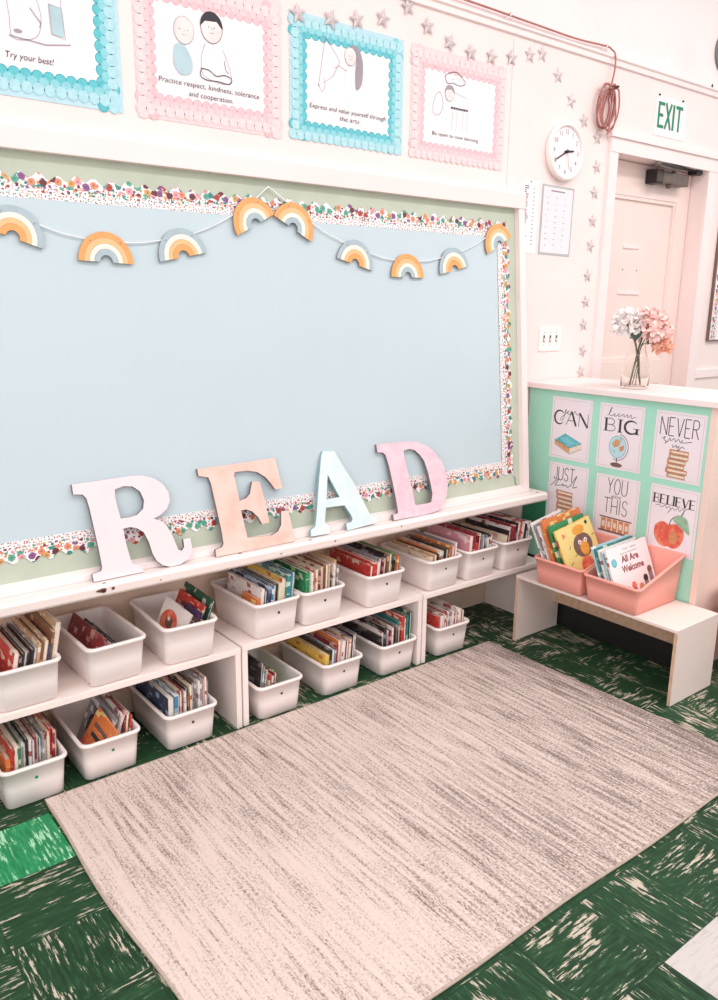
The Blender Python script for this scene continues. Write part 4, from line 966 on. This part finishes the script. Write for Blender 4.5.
def dp1(mb, fr):
    head(mb, fr, .235, .330, .030, None)
    mb.stroke(fr, catmull([(.20, .25), (.215, .30), (.23, .28), (.26, .29), (.285, .25), (.29, .20), (.27, .16), (.21, .15), (.205, .20), (.20, .25)], 4), .0016, W_, 'ink_soft')
    mb.flat(fr, [(.315, .255), (.35, .25), (.352, .175), (.318, .18)], W_, 'ink_blue'); mb.stroke(fr, [(.315, .255), (.35, .25), (.356, .17), (.318, .178), (.315, .255)], .0018, W_ + .0002, 'ink_soft')
    mb.stroke(fr, [(.318, .33), (.322, .27), (.31, .255)], .0014, W_, 'ink_skin'); mb.stroke(fr, [(.355, .33), (.348, .25)], .0014, W_, 'ink_soft')
    mb.stroke(fr, [(.262, .235), (.29, .20), (.285, .19)], .003, W_, 'ink_soft'); mb.stroke(fr, [(.20, .155), (.30, .148), (.37, .16)], .003, W_, 'ink_soft')
    mb.disc(fr, .225, .17, .012, W_, 'ink_soft', 10, .005)
def dp2(mb, fr):
    head(mb, fr, .165, .268, .034, None, face=1.6)
    mb.flat(fr, catmull([(.135, .225), (.165, .225), (.19, .185), (.185, .15), (.15, .14), (.128, .165), (.127, .2)], 4, True), W_, 'ink_blue')
    head(mb, fr, .262, .292, .038, 'ink', line='ink')
    mb.stroke(fr, catmull([(.238, .245), (.225, .21), (.222, .165), (.24, .145), (.30, .135), (.33, .15), (.318, .20), (.30, .235)], 4), .0016, W_, 'ink_soft')
    mb.stroke(fr, catmull([(.222, .17), (.25, .168), (.275, .155), (.305, .162), (.33, .155), (.322, .138), (.28, .140), (.24, .138), (.218, .148), (.222, .17)], 4), .0026, W_ + .0003, 'ink')
    mb.stroke(fr, [(.305, .205), (.31, .178), (.32, .17)], .0018, W_, 'ink')
def dp3(mb, fr):
    mb.stroke(fr, [(.150, .345), (.120, .180), (.185, .225), (.215, .275), (.150, .345)], .0020, W_, 'ink_soft')
    head(mb, fr, .262, .300, .026, None)
    mb.flat(fr, catmull([(.262, .335), (.295, .335), (.318, .29), (.315, .22), (.29, .195), (.285, .25), (.29, .31)], 4, True), W_ + .0003, 'ink_soft')
    mb.stroke(fr, catmull([(.25, .27), (.235, .235), (.240, .18), (.26, .15), (.29, .165)], 4), .0016, W_, 'ink_skin'); mb.stroke(fr, [(.245, .25), (.21, .262), (.19, .25)], .0018, W_, 'ink_soft')
    mb.stroke(fr, catmull([(.12, .19), (.135, .165), (.15, .19), (.14, .215)], 4), .0016, W_, 'ink_soft')
def dp4(mb, fr):
    head(mb, fr, .205, .250, .025, 'ink_soft')
    mb.stroke(fr, catmull([(.175, .31), (.205, .325), (.245, .33), (.29, .30), (.26, .285), (.22, .29), (.19, .285), (.175, .31)], 4), .0022, W_, 'ink')
    mb.stroke(fr, catmull([(.21, .30), (.25, .31), (.285, .295)], 4), .0018, W_, 'ink_blue')
    mb.stroke(fr, catmull([(.115, .19), (.13, .235), (.155, .245), (.17, .20), (.15, .165), (.12, .165), (.115, .19)], 4), .0020, W_, 'ink_soft')
    for i in range(7): mb.box(.215 + i * .014, .225 + i * .014, .196, .203, W_, W_ + .0003, 'ink', fr)
    for a in (.225, .25, .285, .31): mb.stroke(fr, [(a, .19), (a - .004, .115)], .0014, W_, 'ink_soft')
    mb.stroke(fr, [(.215, .26), (.30, .245), (.315, .2)], .0014, W_, 'ink_soft')
TEAL = ['teal', 'teal2', 'teal3', 'teal4']; ROSE = ['pk1', 'pk2', 'pk3', 'pk4']
poster(.552, 2.066, .520, .415, .075, .072, .072, .08, TEAL, 'teal bordered poster reading Try your best! at the far left above the board', dp1, [('Try your best!', .186, .098, .132, .017)])
poster(1.117, 2.066, .526, .425, .062, .068, .066, .085, ROSE, 'rose bordered poster reading Practice respect, kindness, tolerance and cooperation', dp2, [('Practice respect, kindness, tolerance', .073, .110, .362, .0155), ('and cooperation.', .175, .082, .160, .0155)])
poster(1.676, 2.074, .518, .402, .066, .056, .068, .072, TEAL, 'teal bordered poster reading Express and value yourself through the arts', dp3, [('Express and value yourself through', .082, .108, .350, .0155), ('the arts.', .215, .082, .095, .0155)])
poster(2.233, 2.079, .533, .396, .066, .052, .060, .070, ROSE, 'rose bordered poster reading Be open to new learning, rightmost above the board', dp4, [('Be open to new learning', .115, .088, .265, .0135)])

# ------------------------------------------------------------------ silver stars
STARS = [(1.710, 2.466), (1.849, 2.476), (1.964, 2.498), (2.085, 2.526), (2.205, 2.590), (2.308, 2.543), (2.428, 2.509), (2.546, 2.495), (2.668, 2.501), (2.789, 2.519),
         (2.901, 2.548), (2.985, 2.568), (3.101, 2.501), (3.204, 2.414), (3.308, 2.344), (3.416, 2.284), (3.430, 2.157), (3.428, 2.040), (3.430, 1.912), (3.428, 1.796), (3.424, 1.654), (3.424, 1.530),
         (3.421, 1.418), (3.430, 1.290), (3.427, 1.185)]
mb = MB(); P = []
for i in range(10):
    a = math.pi / 2 + i * math.pi / 5; q = .036 if i % 2 == 0 else .0155; P.append((q * math.cos(a), q * math.sin(a)))
sf = Fr((0, 0, 0), (1, 0, 0), (0, 0, 1))
for i in range(10):
    a, b = P[i], P[(i + 1) % 10]; mb.face([sf(0, 0, .007), sf(a[0], a[1], .001), sf(b[0], b[1], .001)], 'silver')
mb.face([sf(a, b, .0008) for a, b in P[::-1]], 'silver')
s0 = mb.build('wall_star', local=True); rs = random.Random(8)
for i, (x, z) in enumerate(STARS):
    s = s0 if i == 0 else s0.copy()
    if i: COL.objects.link(s)
    s.location = (x, -.006 if i < 11 else -.0015, z); s.rotation_euler = (0, rs.uniform(-.3, .3), 0); s.scale = (1, 1, 1)
    nm = ORD[i] if i < 20 else ['twenty-first', 'twenty-second', 'twenty-third', 'twenty-fourth', 'twenty-fifth'][i - 20]
    lab = ('silver star above the posters, %s along the trail of stars from the left' % nm) if i < 10 else ('silver star right of the posters, %s along the trail of stars' % nm) if i < 16 else ('silver star in the column beside the door, %s from its top' % ORD[i - 16])
    tag(s, lab, 'star', 'silver stars on the wall')

# ------------------------------------------------------------------ wall clock
ck = thing('wall_clock', (3.180, -.0, 2.195), 'round white wall clock with black hands beside the door', 'clock'); cf = WALL(3.166, 2.192, 0)
mb = MB(); mb.lathe(cf, [(.118, 0), (.124, .008), (.125, .020), (.121, .030), (.114, .033), (.108, .029), (.106, .020)], 'bin', 48); mb.build('rim', ck)
mb = MB(); mb.disc(cf, 0, 0, .108, .022, 'paper', 48)
for i in range(12):
    a = math.pi / 2 - i * math.pi / 6; t = str(i or 12)
    mb.text(cf, t, .084 * math.cos(a), .084 * math.sin(a) - .009, .0232, 'ink_soft' if 0 else 'line', height=.020, align='C', off=.005)
for i in range(60):
    a = i * math.pi / 30; mb.stroke(cf, [(.101 * math.cos(a), .101 * math.sin(a)), (.107 * math.cos(a), .107 * math.sin(a))], .0012, .0232, 'line')
mb.build('dial', ck)
def hand(ang, L, w, h, m, nm):
    a = math.radians(ang); mb = MB(); f = cf.rot(0, 0, a); mb.prism(f, [(-.015, -w * .5), (L * .85, -w * .5), (L, 0), (L * .85, w * .5), (-.015, w * .5)], h, h + .001, m); mb.build(nm, ck)
hand(8, .055, .008, .0255, 'black', 'hour_hand'); hand(208, .088, .006, .028, 'black', 'minute_hand'); hand(283, .082, .002, .0305, 'cord', 'second_hand')
mb = MB(); mb.lathe(cf, [(.007, .0235), (.007, .0325), (0, .0325)], 'black', 14); mb.build('hub', ck)

# papers beside the board
mb = MB(); f = WALL(2.898, 1.742, .001).rot(0, 0, -.01); mb.prism(f, [(0, 0), (.118, 0), (.118, .315), (0, .315)], 0, .0008, 'paper')
r = random.Random(2)
for i in range(30):
    z = .285 - i * .0085; mb.box(.022, .022 + r.uniform(.012, .030), z, z + .0035, .0010, .0012, 'ink', f); 
    if i % 2: mb.box(.080, .092, z, z + .0035, .0010, .0012, 'line', f)
mb.disc(f, .06, .307, .004, .002, 'chip', 8)
tag(mb.build('printed_list'), 'narrow white printed list pinned beside the board, left of the grey framed sheet', 'paper')
mb = MB(); f = WALL(3.040, 1.742, .0012).rot(0, 0, -.012); W, H = .228, .305; mb.prism(f, [(0, 0), (W, 0), (W, H), (0, H)], 0, .0012, 'framegrey'); mb.face([f(.009, .009, .0016), f(W - .009, .009, .0016), f(W - .009, H - .009, .0016), f(.009, H - .009, .0016)], 'paper2')
for i in range(9):
    for k in range(3):
        z = .25 - i * .026; x = .03 + k * .062; mb.stroke(f, [(x + r.uniform(0, .02), z + r.uniform(-.004, .006)) for _ in range(4)], .0018, .0020, 'line')
mb.box(.06, .16, .278, .284, .0018, .0020, 'line', f); tag(mb.build('laminated_sheet'), 'grey edged laminated sheet of faint signs below the clock', 'paper')
# switch plate
sw = thing('light_switch', (3.163, 0, 1.30), 'white triple light switch plate on the wall beside the column of stars', 'light switch'); f = WALL(3.083, 1.298, 0)
mb = MB(); mb.prism(f, [(0, 0), (.160, 0), (.160, .115), (0, .115)], 0, .006, 'bin')
for k in range(3):
    for zz in (.028, .087): mb.disc(f, .034 + k * .046, zz, .003, .0064, 'line', 8)
mb.build('plate', sw, bevel=.002)
for k in range(3):
    mb = MB(); x = .034 + k * .046; mb.prism(f, [(x - .006, .042), (x + .006, .042), (x + .006, .074), (x - .006, .074)], .006, .0068, 'dark'); mb.box(x - .0035, x + .0035, .048, .060, .0068, .016, 'paper', f); mb.build('toggle', sw)
# exit sign
es = thing('exit_sign', (4.012, 0, 2.36), 'white sign with green EXIT lettering above the door', 'sign'); f = WALL(3.873, 2.357, 0)
mb = MB(); mb.prism(f, [(0, 0), (.272, 0), (.272, .180), (0, .180)], 0, .004, 'paper'); mb.build('sign_panel', es)
mb = MB()
for c, x, w in (('E', .020, .056), ('X', .082, .062), ('I', .152, .018), ('T', .180, .064)):
    z0, z1, s = .036, .158, .016
    if c == 'E': mb.box(x, x + s, z0, z1, .004, .005, 'green_ink', f); [mb.box(x, x + w * q, z, z + s * .95, .004, .0052, 'green_ink', f) for z, q in ((z0, 1), ((z0 + z1) / 2 - s / 2, .85), (z1 - s, 1))]
    if c == 'X': mb.stroke(f, [(x + .006, z0), (x + w - .006, z1)], s, .005, 'green_ink'); mb.stroke(f, [(x + .006, z1), (x + w - .006, z0)], s, .0052, 'green_ink')
    if c == 'I': mb.box(x, x + w, z0, z1, .004, .005, 'green_ink', f)
    if c == 'T': mb.box(x + w / 2 - s / 2, x + w / 2 + s / 2, z0, z1, .004, .005, 'green_ink', f); mb.box(x, x + w, z1 - s, z1, .004, .0052, 'green_ink', f)
mb.build('lettering', es)
for x in (.024, .240):
    mb = MB(); mb.lathe(Fr(f(x, .188, 0), f.u, f.v), [(.005, 0), (.005, .006), (0, .007)], 'black', 10); mb.build('screw', es)
# door closer
dc = thing('door_closer', (4.15, .06, 2.16), 'dark bronze hydraulic closer with folding arm at the top of the door', 'door closer')
mb = MB(); mb.box(4.020, 4.285, .020, .080, 2.146, 2.204, 'dark'); mb.build('body', dc, bevel=.006)
mb = MB(); mb.box(3.965, 4.030, .016, .080, 2.138, 2.208, 'black')
for i in range(4): mb.box(3.970 + i * .012, 3.977 + i * .012, .012, .017, 2.146, 2.205, 'dark')
mb.build('end_cap', dc, bevel=.003)
mb = MB(); mb.tube([(4.14, .045, 2.200), (4.12, .0, 2.212), (3.895, -.03, 2.213)], .008, 'dark', 8); mb.build('arm', dc)
mb = MB(); mb.tube([(3.895, -.030, 2.222), (4.10, -.012, 2.226), (4.34, .02, 2.228)], .007, 'black', 8); mb.lathe(Fr((3.895, -.03, 2.204), (1, 0, 0), (0, 1, 0)), [(.0, 0), (.014, 0), (.014, .026), (0, .026)], 'dark', 14); mb.build('arm', dc)
mb = MB(); mb.box(4.32, 4.38, .0, .055, 2.212, 2.234, 'black'); mb.build('bracket', dc, bevel=.002)
mb = MB(); mb.lathe(Fr((4.13, .045, 2.125), (1, 0, 0), (0, 1, 0)), [(0, 0), (.014, .004), (.016, .026), (0, .026)], 'dark', 14); mb.build('spindle_cap', dc)
# extension cord along the wall and its hanging coil
mb = MB(); path = [(1.9, -.004, 2.672), (2.49, -.004, 2.676), (2.896, -.004, 2.672), (3.20, -.004, 2.669), (3.42, -.006, 2.678), (3.462, -.010, 2.670), (3.472, -.026, 2.645), (3.470, -.030, 2.58), (3.458, -.022, 2.500)]
mb.tube(catmull(path, 6), .0040, 'cord', 8)
rr = random.Random(4)
loops = []
for k in range(6):
    cx, cz = 3.436 + rr.uniform(-.016, .03), 2.405 + rr.uniform(-.012, .02); a, b = .042 + rr.uniform(-.022, .03), .095 + rr.uniform(-.03, .014); tl = rr.uniform(-.35, .35)
    for i in range(16):
        q = math.pi / 2 + i / 16 * 2 * math.pi; X, Z = a * math.cos(q), b * math.sin(q)
        loops.append((cx + X * math.cos(tl) - Z * math.sin(tl), -.012 - k * .006, cz + X * math.sin(tl) + Z * math.cos(tl)))
mb.tube(catmull([(3.458, -.022, 2.500)] + loops + [(3.44, -.05, 2.42), (3.435, -.05, 2.32), (3.428, -.045, 2.295)], 3), .0038, 'cord', 7)
mb.tube([(3.455, -.006, 2.500), (3.456, -.030, 2.508), (3.475, -.056, 2.506), (3.494, -.030, 2.508), (3.494, -.006, 2.500)], .005, 'chip', 6)
tag(mb.build('extension_cord'), 'pinkish brown extension cord along the moulding with a coil hanging by the door', 'cord')
for i, (x, z) in enumerate(((3.42, 2.674), (2.76, 2.672), (2.2, 2.674))):
    mb = MB(); mb.tube([(x - .006, .010, z - .010), (x - .003, -.012, z - .009), (x, -.0145, z), (x + .003, -.012, z + .009), (x + .006, .010, z + .010)], .003, 'bin', 6)
    tag(mb.build('cable_clip'), ['small white clip holding the cord just before it drops', 'small white clip holding the cord above the rightmost rose poster', 'small white clip holding the cord furthest left'][i], 'clip', 'clips on the extension cord')
# round grey loudspeaker up on the plaster
sp = thing('wall_speaker', (4.487, .012, 2.80), 'round dark grey speaker high on the wall at the right edge', 'speaker'); f = WALL(4.487, 2.838, -.012)
mb = MB(); mb.lathe(f, [(.100, 0), (.100, .014), (.094, .022), (.088, .020)], 'grey', 40); mb.build('housing', sp)
mb = MB(); mb.lathe(f, [(.088, .018), (.05, .026), (0, .028)], 'grey', 40); mb.build('grille', sp)
mb = MB(); f = WALL(4.40, 2.665, -.012); mb.disc(f, 0, 0, .009, .001, 'ink', 10, .012); tag(mb.build('wall_hook'), 'small dark hook mark on the plaster above the moulding', 'hook')
# second bulletin board at the right edge
b2 = thing('bulletin_board', (5.1, 0, 1.30), 'bulletin board with floral border on the wall right of the door', 'bulletin board')
mb = MB(); mb.box(4.604, 5.7, -.018, -.001, 1.315, 2.25, 'art_brown'); mb.box(4.612, 5.69, -.020, -.018, 1.323, 2.24, 'paper'); mb.build('backing', b2)
def strip2(fr, L):
    mb = MB(); n = int(L / .01)
    for i in range(n):
        u0, u1 = L * i / n, L * (i + 1) / n; h = lambda u: .062 + .006 * math.sin(u / .06 * 6.283); mb.face([fr(u0, 0), fr(u1, 0), fr(u1, h(u1)), fr(u0, h(u0))], 'floral', [(u0, 0), (u1, 0), (u1, 1), (u0, 1)])
    mb.build('border_strip', b2)
strip2(Fr((4.682, -.0215, 2.24), (0, 0, 1), (1, 0, 0)).rot(0, 0, math.pi), .915)
# ------------------------------------------------------------------ rug
rx0, rx1, ry0, ry1 = .603, 2.603, -1.478, -.219
rw = random.Random(3)
left = [(rx0 + .012 * math.sin((y - ry0) * 5.5 + .4) * math.sin(math.pi * (y - ry0) / (ry1 - ry0)), y) for y in [ry0 + (ry1 - ry0) * i / 24 for i in range(25)]]
bot = [(rx0 + (rx1 - rx0) * i / 30, ry0 + .004 * math.sin(i * .55)) for i in range(30, 0, -1)]
outl = left + [(rx1, ry1)] + [(rx1, ry0)] + bot[1:]
rf = Fr((0, 0, .0), (1, 0, 0), (0, 1, 0))
rug = thing('area_rug', (1.6, -.85, 0), 'cream and grey streaked woven area rug lying on the green tiles', 'rug')
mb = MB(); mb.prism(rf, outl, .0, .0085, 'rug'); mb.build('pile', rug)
mb = MB(); mb.tube([rf(a, b, .0048) for a, b in outl], .0048, 'binding', 6, True); mb.build('binding', rug)
